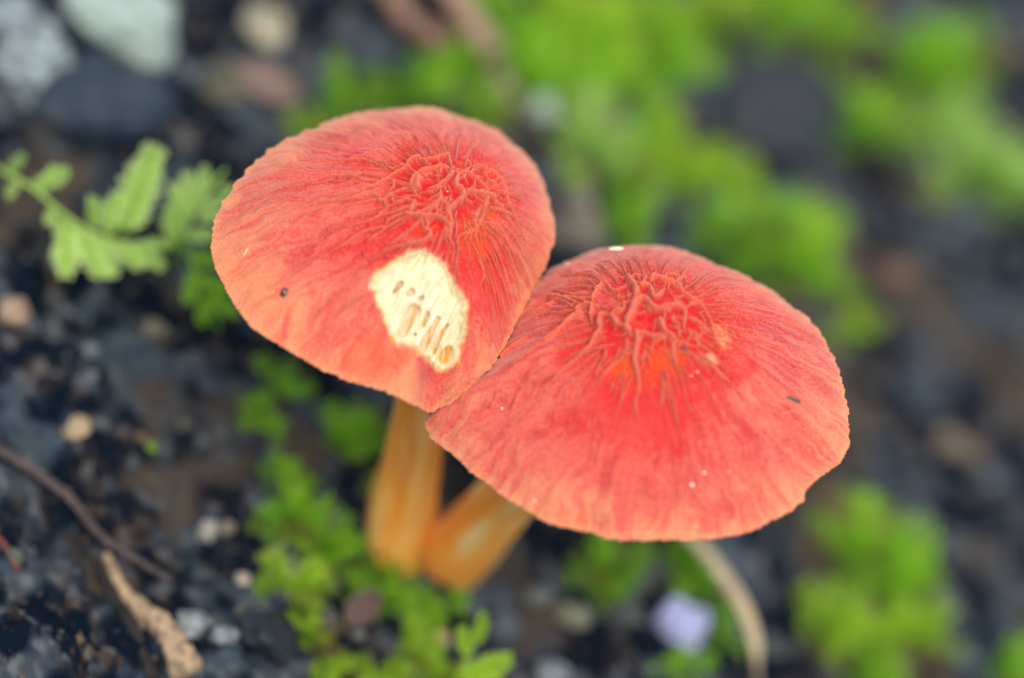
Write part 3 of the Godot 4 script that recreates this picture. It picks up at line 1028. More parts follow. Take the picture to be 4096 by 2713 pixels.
	var redder := red.duplicate()
	redder.spread = -0.05
	var right := CapShape.new(Vector3(10.14, 54.74, 9.11), Vector3(0.9177, 0.271, -0.2905), Vector3(-0.3239, 0.0872, -0.942), Vector3(-0.23, 0.9586, 0.1679), 10.0, [19.04, 18.74, 18.73, 18.44, 18.39, 18.3, 17.98, 17.83, 17.37, 17.34, 17.12, 16.74, 16.66, 16.47, 16.33, 16.19, 16.03, 15.86, 15.68, 15.63, 15.44, 15.39, 15.3, 15.19, 15.19, 15.16, 15.16, 15.2, 15.19, 15.28, 15.34, 15.43, 15.5, 15.53, 15.6, 15.62, 15.69, 15.71, 15.64, 15.64, 15.6, 15.62, 15.72, 15.72, 15.75, 15.67, 15.7, 15.59, 15.56, 15.66, 15.59, 15.53, 15.55, 15.36, 15.26, 15.11, 15.03, 14.99, 14.99, 14.9, 14.99, 14.94, 14.92, 14.87, 15.03, 15.05, 15.25, 15.28, 15.58, 15.7, 16.03, 16.51, 16.71, 17.18, 17.79, 18.46, 19.48, 20.54, 21.98, 23.2, 23.46, 23.44, 23.22, 22.8, 22.35, 22.09, 22.01, 22.05, 21.86, 21.71, 21.69, 21.66, 21.61, 21.58, 21.59, 21.65, 21.7, 21.73, 21.68, 21.47, 21.38, 21.22, 21.26, 21.46, 21.39, 21.28, 21.2, 21.09, 21.05, 21.05, 21.11, 21.15, 21.24, 21.33, 21.58, 21.68, 21.71, 21.8, 21.87, 21.95, 21.86, 21.82, 21.82, 21.91, 21.77, 21.62, 21.15, 20.96, 21.08, 21.24, 21.45, 21.58, 21.64, 21.65, 21.59, 20.99, 20.8, 20.24, 20.19, 19.98, 19.64, 19.55, 19.2, 19.15], [0, 0, 0, 0, 0, 0, 0, 0, 0, 0, 0, 0, 0, 0, 0, 0, 0, 0, 0, 0, 0, 0, 0, 0, 0, 0, 0, 0, 0, 0, 0, 0, 0, 0, 0, 0, 0, 0, 0, 0, 0, 0, 0, 0, 0, 0, 0, 0, 0, 0, 0, 0, 0, 0, 0, 0, 0, 0, 0, 0, 0, 0, 0, 0, 0, 0, 0, 0, 0, 0, 0, 0, 0, 0, 0, 0, 0, 0, 0, 0, 0, 0, 0, 0, 0, 0, 0, 0, 0, 0, 0, 0, 0, 0, 0, 0, 0, 0, 0, 0, 0, 0, 0, 0, 0, 0, 0, 0, 0, 0, 0, 0, 0, 0, 0, 0, 0, 0, 0, 0, 0, 0, 0, 0, 0, 0, 0, 0, 0, 0, 0, 0, 0, 0, 0, 0, 0, 0, 0, 0, 0, 0, 0, 0], 2)
	right.wrinkle(0.89, 1.03, [-1.16, 0.71, -1.82, 0.33, -2.12, -0.79, -2.48, -1.6, -2.78, -2.41])
	right.wrinkle(0.89, 0.28, [-2.78, -2.41, -2.42, -3.07, -2.22, -3.49])
	right.wrinkle(0.75, 0.42, [-1.16, 0.71, -0.61, 0.24, -0.18, -0.53, 0.57, -0.7, 1.52, -0.17, 2.46, -0.08, 2.98, -0.42, 2.91, -1.51, 2.85, -2.45, 3.06, -2.83])
	right.wrinkle(0.70, 0.93, [-2.4, 4.61, -2.07, 3.63, -1.7, 2.55, -1.69, 1.61, -1.85, 0.4])
	right.wrinkle(0.61, 0.47, [-1.65, 2.54, -0.44, 2.64, -0.2, 1.69, 0.04, 0.76, 0.63, 1.61, 1.11, 2.73])
	right.wrinkle(0.70, 0.24, [-0.21, 3.78, 0.1, 4.36, 1.01, 3.92, 2.05, 3.66, 2.76, 2.49, 3.39, 1.72, 4.22, 1.25, 4.87, 0.53, 5.33, -0.33, 5.65, -1.1, 5.93, -2.19, 6.06, -3.29, 6.56, -3.83])
	right.wrinkle(0.47, 0.33, [2.16, 3.77, 3.08, 5.12, 3.43, 4.47])
	right.wrinkle(0.70, 0.33, [0.46, -1.53, 0.64, -2.32, 1.01, -3.12, 1.56, -3.46, 1.93, -3.91, 1.74, -4.43, 1.83, -5.25, 2.11, -6.12, 2.48, -6.91, 2.74, -7.74])
	right.wrinkle(0.39, 0.22, [1.93, -3.91, 2.68, -3.94, 3.23, -4.03, 3.72, -4.28])
	right.wrinkle(0.75, 0.33, [-1.94, -2.76, -1.72, -3.3, -1.68, -4.1, -1.86, -5.04, -1.97, -5.71, -1.78, -6.64, -1.61, -7.58, -1.49, -8.23, -1.56, -9.08])
	right.wrinkle(0.56, 0.47, [-1.72, -3.17, -0.94, -3.23, -0.29, -3.51, 0.54, -3.43, 1.1, -3.6])
	right.wrinkle(0.26, 0.19, [1, -3.62, 0.17, -3.92, -0.29, -4.4, -0.39, -5.19])
	right.wrinkle(0.70, 0.37, [-2.77, -2.28, -3.6, -2.02, -3.95, -1.42, -4.3, -0.88, -5.03, -0.51, -5.33, -1.48, -5.25, -2.42, -5.8, -3.32, -6.33, -4.15, -6.98, -4.75, -8.02, -5.56, -8.8, -6.16, -9.54, -6.74, -10.57, -7.47])
	right.wrinkle(0.45, 0.37, [-4.3, -0.88, -3.74, -0.33, -3.02, -0.24, -2.81, 0.52, -2.15, 0.89])
	right.wrinkle(0.39, 0.28, [-6.33, -4.15, -5.72, -4.27, -4.79, -4.16, -3.8, -3.97])
	right.wrinkle(0.24, 0.17, [-4.8, -4.36, -4.77, -5.07, -5.24, -5.87, -5.55, -6.79, -5.79, -7.41])
	right.wrinkle(0.24, 0.21, [-2.78, -3.41, -2.68, -4.42, -2.95, -4.96, -3.23, -5.42, -3.69, -5.96, -4.53, -6.47])
	right.wrinkle(0.39, 0.34, [-2.79, -5.31, -1.96, -4.85])
	right.wrinkle(0.58, 0.26, [-6.73, 0.71, -7.56, 0.23, -8.23, -0.32, -9.05, -0.99, -9.99, -1.72, -10.89, -2.41, -12.01, -3.22])
	right.wrinkle(0.47, 0.42, [-7.46, 1.31, -6.81, 1.6, -5.89, 1.36, -6.03, 0, -6.06, -1.48])
	right.wrinkle(0.39, 0.32, [-5.91, 1.31, -5.19, 0.82, -4.27, 0.47])
	right.wrinkle(0.43, 0.34, [-5.88, 2.02, -5.41, 3, -4.91, 4.05, -4.37, 3.97, -3.93, 2.96, -3.11, 2.98, -2.43, 3.71])
	right.wrinkle(0.37, 0.24, [-6.7, 1.55, -7.69, 2.84, -8.78, 4.24, -9.83, 5.34, -11.02, 6.24])
	right.wrinkle(0.32, 0.26, [-3.14, 4.79, -2.31, 4.58, -1.53, 5.18, -0.79, 5.15])
	right.wrinkle(0.37, 0.32, [-1.63, 3.37, -1.06, 3.27, -0.64, 4.54, -0.13, 3.59])
	right.wrinkle(0.32, 0.24, [1.01, 3.92, 1.39, 5.37, 2.06, 5.57, 3.08, 5.12])
	right.wrinkle(0.39, 0.32, [3.28, -0.94, 4.04, -1.33, 4.8, -1.84, 5.28, -2.05, 4.36, -2.65])
	right.wrinkle(0.28, 0.22, [4.45, 0, 4.82, -0.63, 5.1, -1.2])
	right.wrinkle(0.28, 0.17, [3.16, -2.38, 4.02, -3.09, 5.05, -3.91])
	right.wrinkle(0.21, 0.13, [5.9, -0.26, 6.75, -0.71, 7.48, -1.42, 8.01, -2.18, 8.92, -3.51])
	right.wrinkle(0.21, 0.11, [5.84, -5.74, 6.31, -6.71, 6.76, -7.58])
	right.wrinkle(0.19, 0.11, [3.23, -5.54, 3.78, -6.29])
	right.wrinkle(0.22, 0.15, [0.81, -8.01, 0.71, -9.06, 0.51, -9.74])
	right.wrinkle(0.21, 0.13, [-4.07, -8.07, -4.32, -8.96])
	right.wrinkle(0.24, 0.17, [-9.03, -3.56, -7.65, -3.48, -6.42, -3.1])
	right.wrinkle(0.23, 0.12, [-14.76, -1.23, -13.82, -0.66, -12.2, 0, -11.67, -0.1, -10.46, -0.55, -9.33, -0.53])
	right.wrinkle(0.36, 0.17, [-6.6, 2.43, -8.41, 3.97, -9.45, 5.19, -10.35, 5.74, -11.36, 5.66, -12.22, 5.19])
	right.wrinkle(0.31, 0.16, [-6.26, 3.29, -7.78, 3.92, -8.82, 5.46, -9.7, 6.73])
	right.wrinkle(0.28, 0.16, [-5.48, 4.4, -6.22, 5.5, -7.26, 6.09, -8.33, 6.45])
	right.wrinkle(0.31, 0.17, [-7.68, 2.02, -9.02, 4.02, -10.08, 4.02, -11.45, 3.94, -12.77, 4.4])
	right.wrinkle(0.22, 0.10, [-8.93, -1.06, -9.94, -2.16, -11.55, -3.31, -13.25, -4.24, -14.76, -4.37])
	right.wrinkle(0.20, 0.10, [-7.25, -5.22, -9.09, -6.24, -10.81, -6.82, -11.75, -8, -12.6, -8.26])
	right.wrinkle(0.14, 0.09, [-14.42, -7.03, -15.15, -7.72, -16.03, -8.79])
	right.wrinkle(0.13, 0.09, [-10.46, -5.92, -11.77, -6.73, -12.4, -7.75])
	right.wrinkle(0.29, 0.17, [-11.19, -6.14, -12.83, -7.48, -13.98, -9.61])
	right.wrinkle(0.25, 0.17, [-1.92, -9.43, -1.7, -11.4])
	right.wrinkle(0.25, 0.17, [0.79, -9.01, 0.55, -10.58])
	right.wrinkle(0.25, 0.15, [-14.84, -7.08, -15.68, -8.42])
	right.lesser_folds(Vector2(-0.1, -0.98), 5.6, 6)
	right.mark(-0.54, -9.51, 8.5, 7.0, 0.0, 0.0, Color(0.56, 0.022, 0.022, 0.750))
	right.mark(-0.97, -6.66, 4.6, 2.6, 0.0, -0.1, Color(0.616, 0.047, 0.013, 0.800))
	right.mark(1.33, -5.54, 2.4, 1.8, 0.0, -0.15, Color(0.632, 0.079, 0.014, 0.800))
	right.mark(-3.04, -6.16, 1.7, 1.5, 0.0, -0.1, Color(0.632, 0.079, 0.014, 0.800))
	right.mark(5.37, -5.14, 1.0, 0.85, 0.3, 0.55, Color(0.66, 0.30, 0.15))
	right.mark(6.64, -2.16, 0.9, 1.9, 0.4, 0.1, Color(0.664, 0.284, 0.142))
	mushroom("right red mushroom with the wider unbroken cap and brown sliver", spot(2.6, -0.5), right, redder, Vector3(0.4, 0, 0.2), 3.9, 2.5, 62, 1.0)

	# moss
	moss([-21.7, -5.9, 2.6, -22.3, -2.7, 2.3, -20.5, -0.8, 1.9, -18.7, 2.1, 2.4], "bright", "narrow moss tuft in the shade under the left cap")
	moss([-13.6, -4.7, 3.4, -11.6, -7.5, 2.3], "bright", "round moss tuft in the shade behind the left orange stem")
	moss([-14.0, 7.1, 4.0, -14.6, 2.2, 1.9, -10.3, 6.9, 3.3, -16.9, 8.1, 2.4, -9.2, 7.3, 2.2], "bright", "bright green moss cushion left of the orange stems")
	moss([-7.9, -2.6, 2.2], "yellow", "tiny moss tuft clinging to the left side of the left stem")
	moss([-11.5, 14.9, 3.3, -9.6, 11.0, 2.2, -13.7, 15.5, 2.0], "yellow", "small moss cushion below the bright one left of the stems")
	moss([-7.8, 18.0, 2.7, -9.2, 16.1, 2.2, -4.3, 19.6, 2.7, -4.6, 22.2, 2.2], "yellow", "moss strip running down beside the black stone")
	moss([-2.3, 2.6, 3.7, -3.1, 6.7, 3.1, -4.9, 9.9, 2.8, -1.2, 8.6, 2.8, 1.7, 6.9, 2.4, 4.1, 3.8, 1.9, 0.6, 1.5, 1.7], "bright", "moss cushion growing in front of the foot of the stems")
	moss([2.6, 13.5, 3.5, 3.1, 8.6, 2.2, 5.3, 13.1, 3.3, 0.2, 18.1, 2.9, 2.6, 17.9, 2.7, 8.3, 12.5, 2.4], "yellow", "feathery moss cushion at the bottom edge right of the brown leaf")
	moss([19.9, -12.2, 4.2, 19.0, -8.3, 2.1, 25.9, -17.2, 3.4], "bright", "moss cushion under the front edge of the right cap")
	moss([30.1, -14.4, 3.3, 33.7, -10.5, 2.3, 31.9, -12.8, 2.1], "bright", "moss strip between the lavender pebble and the dry blade")
	moss([31.1, -3.4, 2.7], "bright", "low moss tuft in front of the lavender pebble")
	moss([45.5, -32.3, 6.0, 49.1, -31.5, 5.0], "bright", "blurred moss cushion right of the dry blade, upper of three")
	moss([50.7, -22.8, 5.1, 43.8, -20.9, 4.1, 54.8, -26.6, 4.1], "yellow", "broad blurred moss cushion right of the dry blade, middle of three")
	moss([50.9, -17.7, 4.1], "bright", "blurred moss tuft at the bottom edge, lowest of three right of the blade")
	moss([66.0, -29.3, 4.2], "bright", "moss tuft in the bottom right corner")
	moss([-17.1, -70.3, 4.9, -20.0, -72.9, 4.6, -12.5, -67.8, 4.6], "bright", "moss cushion on the right side of the brown twigs at the top")
	moss([-19.2, -62.5, 3.9], "bright", "moss tuft at the lower end of the brown twigs")
	moss([-8.3, -78.3, 6.0, -12.7, -78.4, 4.7], "yellow", "moss cushion at the top edge, straight above the gap between the caps")
	moss([-5.6, -70.7, 6.0], "bright", "moss tuft right of the pale round pebble")
	moss([-2.7, -62.6, 5.5], "pale", "pale round moss tuft right of the left cap, under the pale pebble")
	moss([-2.3, -54.8, 3.0], "pale", "small pale moss tuft touching the right edge of the left cap")
	moss([2.0, -81.4, 5.9, 3.1, -71.0, 5.4], "bright", "moss cushion at the left side of the dark slate stone")
	moss([4.2, -58.8, 4.7, 5.2, -54.5, 3.8], "bright", "moss cushion just behind the top of the right cap")
	moss([9.0, -66.4, 5.4, 13.7, -70.9, 3.7], "yellow", "moss cushion at the lower left of the dark slate stone")
	moss([4.5, -91.0, 6.2, -3.0, -86.9, 4.4], "yellow", "moss cushion at the top edge, left above the dark slate stone")
	moss([11.1, -98.6, 5.6, 18.2, -102.9, 5.9], "bright", "rightmost moss cushion of the row along the top edge")
	moss([17.6, -63.0, 6.0, 24.1, -70.2, 4.8, 24.5, -62.9, 6.2, 29.8, -64.0, 4.1], "bright", "large moss cushion behind the right shoulder of the right cap")
	moss([-31.2, -48.6, 4.0], "bright", "dim moss tuft behind the upper left of the left cap")
	moss([-23.7, -55.3, 5.0], "bright", "moss tuft peeping over the top of the left cap")
	moss([-15.5, -58.5, 3.6], "bright", "moss tuft behind the upper right of the left cap")
	moss([27.2, -91.0, 5.9], "bright", "moss tuft just right of the dark slate stone")
	moss([32.2, -102.1, 6.5, 34.7, -109.0, 5.0], "bright", "moss cushion at the upper right, topmost of the right-hand ones")
	moss([42.9, -96.2, 6.5, 37.8, -98.3, 5.0, 47.9, -96.9, 5.0], "pale", "paler moss cushion at the right edge above the caps")
	moss([35.1, -61.1, 2.9], "yellow", "thin dull moss tuft beside the right edge of the right cap")
	moss([-32.8, -41.4, 2.6, -31.0, -44.0, 2.0], "yellow", "low moss edge between the pinkish leaf and the left cap")
	moss([-60.1, -38.4, 1.9, -57.7, -36.8, 1.7], "bright", "moss growing on the left edge of the pale lichened stone")
	sprig([Vector3(-64, 10.9, -16.5), Vector3(-57.5, 19.9, -5.8), Vector3(-53.6, 21.1, -4.2), Vector3(-49.6, 20.3, -3.4), Vector3(-46.5, 19.2, -3.7), Vector3(-42.8, 18, -5.3), Vector3(-39.2, 17, -8.5)],
		[Vector3(-56.6, 20.6, -5), Vector3(-55.7, 23.6, -5.2), Vector3(-53.4, 20.2, -4.7), Vector3(-50.9, 24.3, -5.8), Vector3(-55.3, 20.5, -4.9), Vector3(-55.2, 20.5, -2.2), Vector3(-49.3, 19.6, -4.2), Vector3(-45.9, 16.8, 1.4), Vector3(-47.4, 19.4, -4), Vector3(-43.2, 17.5, 0.7), Vector3(-45.4, 19.4, -3.9), Vector3(-41.8, 18.5, -0.3), Vector3(-43.4, 19.5, -4), Vector3(-39.6, 19.4, -1.1), Vector3(-41.8, 19.7, -4.2), Vector3(-37.6, 20.6, -2.3), Vector3(-42.7, 19.9, -4.4), Vector3(-43.7, 28.2, -9.6), Vector3(-44.1, 19.4, -3.9), Vector3(-45.4, 24.1, -5.7), Vector3(-40.5, 20, -4.5), Vector3(-38.1, 22.2, -3.8), Vector3(-45.9, 19.4, -3.9), Vector3(-46.7, 23.2, -4.7), Vector3(-50.8, 19.8, -4.2), Vector3(-50.1, 19.7, -1.4)],
		"pale", "pale fern-like sprig arching over the dark rock at the left edge")
	sprig([Vector3(-38.4, 6.8, -16.8), Vector3(-37.9, 16.4, -9.3), Vector3(-37.3, 21.2, -8.4), Vector3(-36.9, 24.6, -10.2), Vector3(-36, 26.4, -13.3)],
		[Vector3(-37.6, 18, -8.1), Vector3(-39.9, 21.7, -8.8), Vector3(-37.2, 18.7, -8.7), Vector3(-40.1, 22.9, -10), Vector3(-37, 19.9, -8.6), Vector3(-34.1, 20.9, -9.5), Vector3(-37, 22.8, -9.9), Vector3(-34.4, 24.6, -11.6), Vector3(-37.2, 22.7, -9.8), Vector3(-39.2, 25.8, -11.4),  Vector3(-37.1, 19.7, -8.4), Vector3(-35, 20.3, -8.9), Vector3(-37.1, 21.7, -8.8), Vector3(-40, 24.7, -10.3), Vector3(-36.9, 22.1, -9.3), Vector3(-34.2, 23, -10.1), Vector3(-36.8, 23.6, -10.7), Vector3(-38.1, 26.5, -12.1), Vector3(-36.1, 24.9, -11.9), Vector3(-34, 25.2, -12.2)],
		"pale", "soft green sprig fanning out behind the left rim of the left cap")
	sprig([Vector3(-38.9, 8, -17.9), Vector3(-37.4, 16.4, -10.7), Vector3(-34.9, 15.7, -8.7), Vector3(-32.3, 14, -7), Vector3(-30, 11.5, -6)],
		[Vector3(-36.2, 15.7, -10.1), Vector3(-32.8, 17.1, -10), Vector3(-34.3, 15.2, -8.2), Vector3(-30.6, 15.3, -8.3), Vector3(-35.1, 15.6, -8.6), Vector3(-33.8, 13.1, -6.2), Vector3(-32.7, 14.2, -7.3), Vector3(-28.8, 13.7, -6.7), Vector3(-32.9, 14.1, -7.2), Vector3(-31.6, 12, -5.2)],
		"bright", "deep green sprig hanging in the shade below the left rim")
	sprig([Vector3(8.3, -5.3, 14.1), Vector3(8.3, -0.4, 16.3), Vector3(8.5, 3.3, 15.5), Vector3(8.5, 6.1, 14.3), Vector3(8.6, 8.3, 13.6)],
		[Vector3(8.5, 1.5, 15.9), Vector3(12.9, 4.8, 14.2), Vector3(8.6, 3.7, 15.2), Vector3(6.4, 6.3, 14.1), Vector3(8.6, 5.6, 14.8), Vector3(8.6, 9.4, 13.9), Vector3(8.5, 1.5, 15.9), Vector3(12.5, 3, 15.8)],
		"yellow", "small pointed moss sprig standing at the bottom right of the brown leaf")

	# stones
	pebble("lichened_stone", -55.4, -40.6, Vector3(6.2, 3.4, 6.4), 0.6, Color(0.34, 0.41, 0.40), Color(0.20, 0.27, 0.25), "large pale grey-green lichened stone at the top left", "", 0.1, M.stone, 0.35)
	pebble("mottled_stone", -61.5, -29.1, Vector3(5.0, 2.2, 5.2), 1.0, Color(0.30, 0.36, 0.38), Color(0.09, 0.11, 0.13), "mottled blue-grey stone left of the pale lichened one", "", 0.1, M.stone, 0.5)
	pebble("grey_stone", -66.9, -31.9, Vector3(3.6, 2.2, 4.4), 0.4, Color(0.22, 0.26, 0.30), Color(0.10, 0.12, 0.15), "blue-grey stone in the top left corner", "", 0.1, M.stone, 0.6)
	pebble("tan_stone", -41.4, -50.4, Vector3(2.6, 1.6, 2.6), 0.3, Color(0.36, 0.33, 0.25), Color(0.20, 0.18, 0.13), "dull tan stone at the top, left of the brown twigs", "", 0.3, M.stone, 0.6)
	pebble("olive_stone", -42.3, -40.9, Vector3(4.0, 1.8, 3.4), 0.9, Color(0.10, 0.09, 0.06), Color(0.05, 0.055, 0.05), "flat olive-brown stone above the left end of the left cap", "", 0.0, M.stone, 0.6)
	pebble("navy_stone", -45.1, -18.8, Vector3(6.4, 2.2, 7.0), 0.3, Color(0.020, 0.026, 0.036), Color(0.028, 0.036, 0.048), "smooth navy rock behind the pale fern-like sprig", "", 0.1, M.damp, 0.3)
	pebble("navy_stone", -53.0, -28.1, Vector3(7.0, 2.8, 6.0), 0.9, Color(0.018, 0.030, 0.048), Color(0.035, 0.045, 0.060), "dark blue rock between the lichened stones and the sprig", "", 0.1, M.damp, 0.3)
	pebble("slate_stone", 16.6, -86.7, Vector3(9.0, 3.0, 8.0), 0.2, Color(0.020, 0.026, 0.038), Color(0.030, 0.034, 0.042), "broad dark slate stone enclosed by the moss belt at the upper right", "", 0.0, M.damp, 0.3)
	pebble("round_pebble", -8.9, -65.2, Vector3(1.7, 1.5, 1.7), 0.0, Color(0.42, 0.50, 0.46), Color(0.34, 0.40, 0.38), "pale round pebble in the moss above the gap between the caps", "", 0.8, M.stone, 0.4)
	pebble("brown_pebble", 38.1, -73.4, Vector3(1.9, 1.5, 1.9), 0.0, Color(0.15, 0.10, 0.08), Color(0.12, 0.085, 0.07), "lone round brown pebble on the dark soil right of the caps", "", 0.6, M.stone, 0.4)
	pebble("pink_pebble", -1.0, -49.3, Vector3(1.6, 1.2, 2.0), 0.0, Color(0.15, 0.13, 0.11), Color(0.10, 0.09, 0.08), "grey-brown pebble in the notch between the two caps", "", 0.6, M.stone, 0.5)
	pebble("tan_pebble", -50.1, 3.3, Vector3(1.6, 1.1, 1.7), 0.3, Color(0.34, 0.24, 0.17), Color(0.20, 0.14, 0.10), "tan pebble at the left edge below the fern-like sprig", "", 0.3, M.stone, 0.8)
	pebble("olive_pebble", -36.5, -5.8, Vector3(1.3, 0.9, 1.3), 0.3, Color(0.20, 0.18, 0.13), Color(0.12, 0.11, 0.08), "dull olive pebble on dark soil left of the left cap", "", 0.3, M.stone, 1.2)
	pebble("tan_pebble", -38.4, 12.3, Vector3(1.5, 1.0, 1.3), 0.8, Color(0.40, 0.30, 0.19), Color(0.24, 0.18, 0.12), "tan chip lying above the dark twig at the left", "", 0.3, M.stone, 1.2)
	pebble("black_stone", -11.1, 22.5, Vector3(3.3, 1.8, 2.9), 0.4, Color(0.012, 0.016, 0.024), Color(0.022, 0.028, 0.038), "angular black stone at the bottom beside the moss strip", "", 1.2, M.damp, 0.8)
	pebble("white_pebble", -19.0, 24.8, Vector3(2.3, 1.2, 1.6), 0.5, Color(0.26, 0.30, 0.34), Color(0.11, 0.125, 0.14), "pale blue-grey pebble with dark patches right of the bark strip", "", 0.3, M.stone, 0.7)
	pebble("white_pebble", -15.3, 25.5, Vector3(1.5, 0.9, 1.2), 0.5, Color(0.20, 0.23, 0.26), Color(0.11, 0.125, 0.14), "pale grey pebble between the bark strip and the black stone", "", 0.3, M.stone, 0.7)
	pebble("white_pebble", -16.3, 15.5, Vector3(0.72, 0.65, 0.72), 0.5, Color(0.46, 0.39, 0.34), Color(0.36, 0.31, 0.28), "tiny pinkish white pebble left of the moss cushions", "", 0.8, M.stone, 1.2)
	pebble("white_pebble", -21.8, 13.3, Vector3(0.85, 0.7, 1.2), 0.2, Color(0.30, 0.29, 0.27), Color(0.20, 0.19, 0.18), "oval whitish pebble between the dark twig and the moss", "", 0.7, M.stone, 1.2)
	pebble("grey_pebble", -17.0, 6.9, Vector3(1.2, 0.8, 1.0), 0.2, Color(0.12, 0.13, 0.14), Color(0.06, 0.065, 0.07), "grey pebble at the left foot of the bright moss cushion", "", 0.3, M.stone, 1.2)
	pebble("pink_pebble", 5.2, 9.2, Vector3(0.85, 0.6, 0.75), 0.2, Color(0.62, 0.36, 0.25), Color(0.45, 0.27, 0.20), "small salmon pink pebble right of the brown leaf", "", 1.6, M.stone, 1.2)
	pebble("lavender_pebble", 28.8, -8.1, Vector3(2.9, 2.5, 2.9), 0.0, Color(0.40, 0.42, 0.68), Color(0.24, 0.26, 0.46), "round lavender pebble at the bottom under the right cap", "", 0.5, M.stone, 1.3)
	pebble("grey_pebble", 22.7, -6.6, Vector3(1.9, 1.2, 1.8), 0.0, Color(0.09, 0.095, 0.10), Color(0.04, 0.045, 0.05), "dark grey pebble at the left side of the lavender one", "", 0.3, M.stone, 1.2)
	pebble("olive_pebble", 17.5, -2.5, Vector3(1.9, 1.0, 1.4), 0.4, Color(0.22, 0.22, 0.15), Color(0.09, 0.09, 0.07), "olive pebble under the lower left edge of the right cap", "", 0.3, M.stone, 1.2)
	pebble("grey_pebble", 13.2, -2.9, Vector3(1.6, 1.0, 1.4), 0.4, Color(0.16, 0.17, 0.16), Color(0.07, 0.08, 0.08), "grey pebble right of the foot of the right stem", "", 0.3, M.stone, 1.2)
	pebble("grey_pebble", 11.1, 2.7, Vector3(1.8, 1.0, 1.5), 0.9, Color(0.10, 0.12, 0.15), Color(0.05, 0.06, 0.08), "bluish pebble below the foot of the right stem", "", 0.3, M.stone, 1.2)
	pebble("grey_pebble", 17.9, 4.8, Vector3(1.9, 1.0, 1.5), 0.2, Color(0.22, 0.25, 0.28), Color(0.10, 0.11, 0.13), "grey pebble at the bottom edge left of the lavender one", "", 0.3, M.stone, 1.2)
	pebble("orange_pebble", -36.4, 18.6, Vector3(0.5, 0.4, 0.45), 0.2, Color(0.26, 0.085, 0.04), Color(0.16, 0.06, 0.035), "tiny rust red grain above the dark twig", "", 0.7, M.stone, 1.2)
	pebble("green_grain", -30.8, 8.7, Vector3(0.75, 0.4, 0.6), 0.2, Color(0.16, 0.26, 0.04), Color(0.10, 0.18, 0.03), "tiny yellow-green moss leaf alone on the dark soil", "", 1.0, M.stone, 1.2)
	var tones := [Color(0.17, 0.15, 0.12), Color(0.075, 0.085, 0.105), Color(0.14, 0.095, 0.06), Color(0.20, 0.225, 0.25), Color(0.035, 0.043, 0.058), Color(0.11, 0.115, 0.10)]
	for i in 30:
		var p := Vector2(-29.5, 25.5) + Vector2(rng.randf_range(-15.0, 17.0), rng.randf_range(-26.0, 17.0))
		var s := rng.randf_range(0.42, 0.85)
		var k := i % 6
		pebble("grit_stone", p.x, p.y, Vector3(s, s * 0.75, s * rng.randf_range(0.8, 1.3)), rng.randf() * TAU, tones[k], (tones[k] as Color) * 0.5,
			["tan", "slate grey", "rusty brown", "pale grey", "near-black", "olive grey"][k] + " grit stone strewn on the dark soil of the near left bank", "grit stones strewn on the near left bank", 0.5)
	for i in 27:
		var p := Vector2(15.7, -36.8) + Vector2(rng.randf_range(-56.0, 50.0), rng.randf_range(-60.0, 46.0))
		var s := rng.randf_range(0.8, 2.0)
		var k := i % 3
		pebble("clod", p.x, p.y, Vector3(s, s * 0.6, s * rng.randf_range(0.8, 1.3)), rng.randf() * TAU, [Color(0.030, 0.036, 0.046), Color(0.060, 0.048, 0.036), Color(0.085, 0.090, 0.095)][k], Color(0.025, 0.028, 0.034),
			["navy", "earth brown", "ash grey"][k] + " clod of soil lying loose on the bank around the mushrooms", "loose clods of soil", 0.2)

	# twigs, bark and leaves
	stick("dark_twig", [-47.5, 18.5, -40.8, 19.7, -36.0, 20.1, -31.4, 21.1, -26.9, 22.0, -22.5, 22.3], 0.66, 0.36, 1.5, Color(0.095, 0.078, 0.082), Color(0.040, 0.030, 0.034), "long dark purplish brown twig slanting across the soil at the left", "twig", 11)
	stick("bark_strip", [-30.2, 21.8, -26.9, 24.8, -23.5, 26.9, -20.5, 28.9, -16.7, 31.9], 0.55, 1.75, 0.5, Color(0.40, 0.29, 0.19), Color(0.20, 0.145, 0.10), "tan flaking bark strip at the bottom left", "bark", 12, 0.45)
	stick("dark_root", [-30.7, 23.0, -27.2, 26.9, -23.8, 30.4, -19.9, 34.1], 0.6, 0.9, 0.3, Color(0.030, 0.024, 0.026), Color(0.012, 0.012, 0.015), "blackish root lying along the left side of the bark strip", "root", 13)
	stick("red_root", [-41.6, 28.0, -39.7, 28.4, -38.4, 29.6, -36.9, 30.6], 0.32, 0.22, 0.5, Color(0.20, 0.055, 0.045), Color(0.10, 0.04, 0.04), "thin reddish rootlet at the left edge below the dark twig", "root", 14)
	stick("brown_twig", [-33.6, -68.6, -30.5, -63.3, -26.7, -61.1, -22.4, -62.4], 1.7, 1.3, 4.0, Color(0.26, 0.145, 0.11), Color(0.12, 0.088, 0.066), "bent brown twig at the top edge, left one of the pair", "twig", 15)
	stick("brown_twig", [-29.7, -72.0, -24.3, -68.7, -19.5, -66.4, -16.5, -65.5], 1.9, 1.5, 4.5, Color(0.36, 0.22, 0.18), Color(0.20, 0.145, 0.115), "straight greyish brown twig at the top edge, right one of the pair", "twig", 16)
	stick("brown_twig", [-16.1, -65.4, -14.2, -64.3, -12.1, -62.6], 1.3, 1.0, 1.8, Color(0.24, 0.17, 0.15), Color(0.14, 0.10, 0.085), "short brown twig stub in the moss behind the left cap", "twig", 17)
	stick("bark_flake", [-1.3, -54.0, 0.9, -51.2, 3.5, -48.9], 1.9, 1.6, 1.4, Color(0.17, 0.145, 0.12), Color(0.11, 0.10, 0.09), "grey-brown bark flake behind the notch between the caps", "bark", 18)
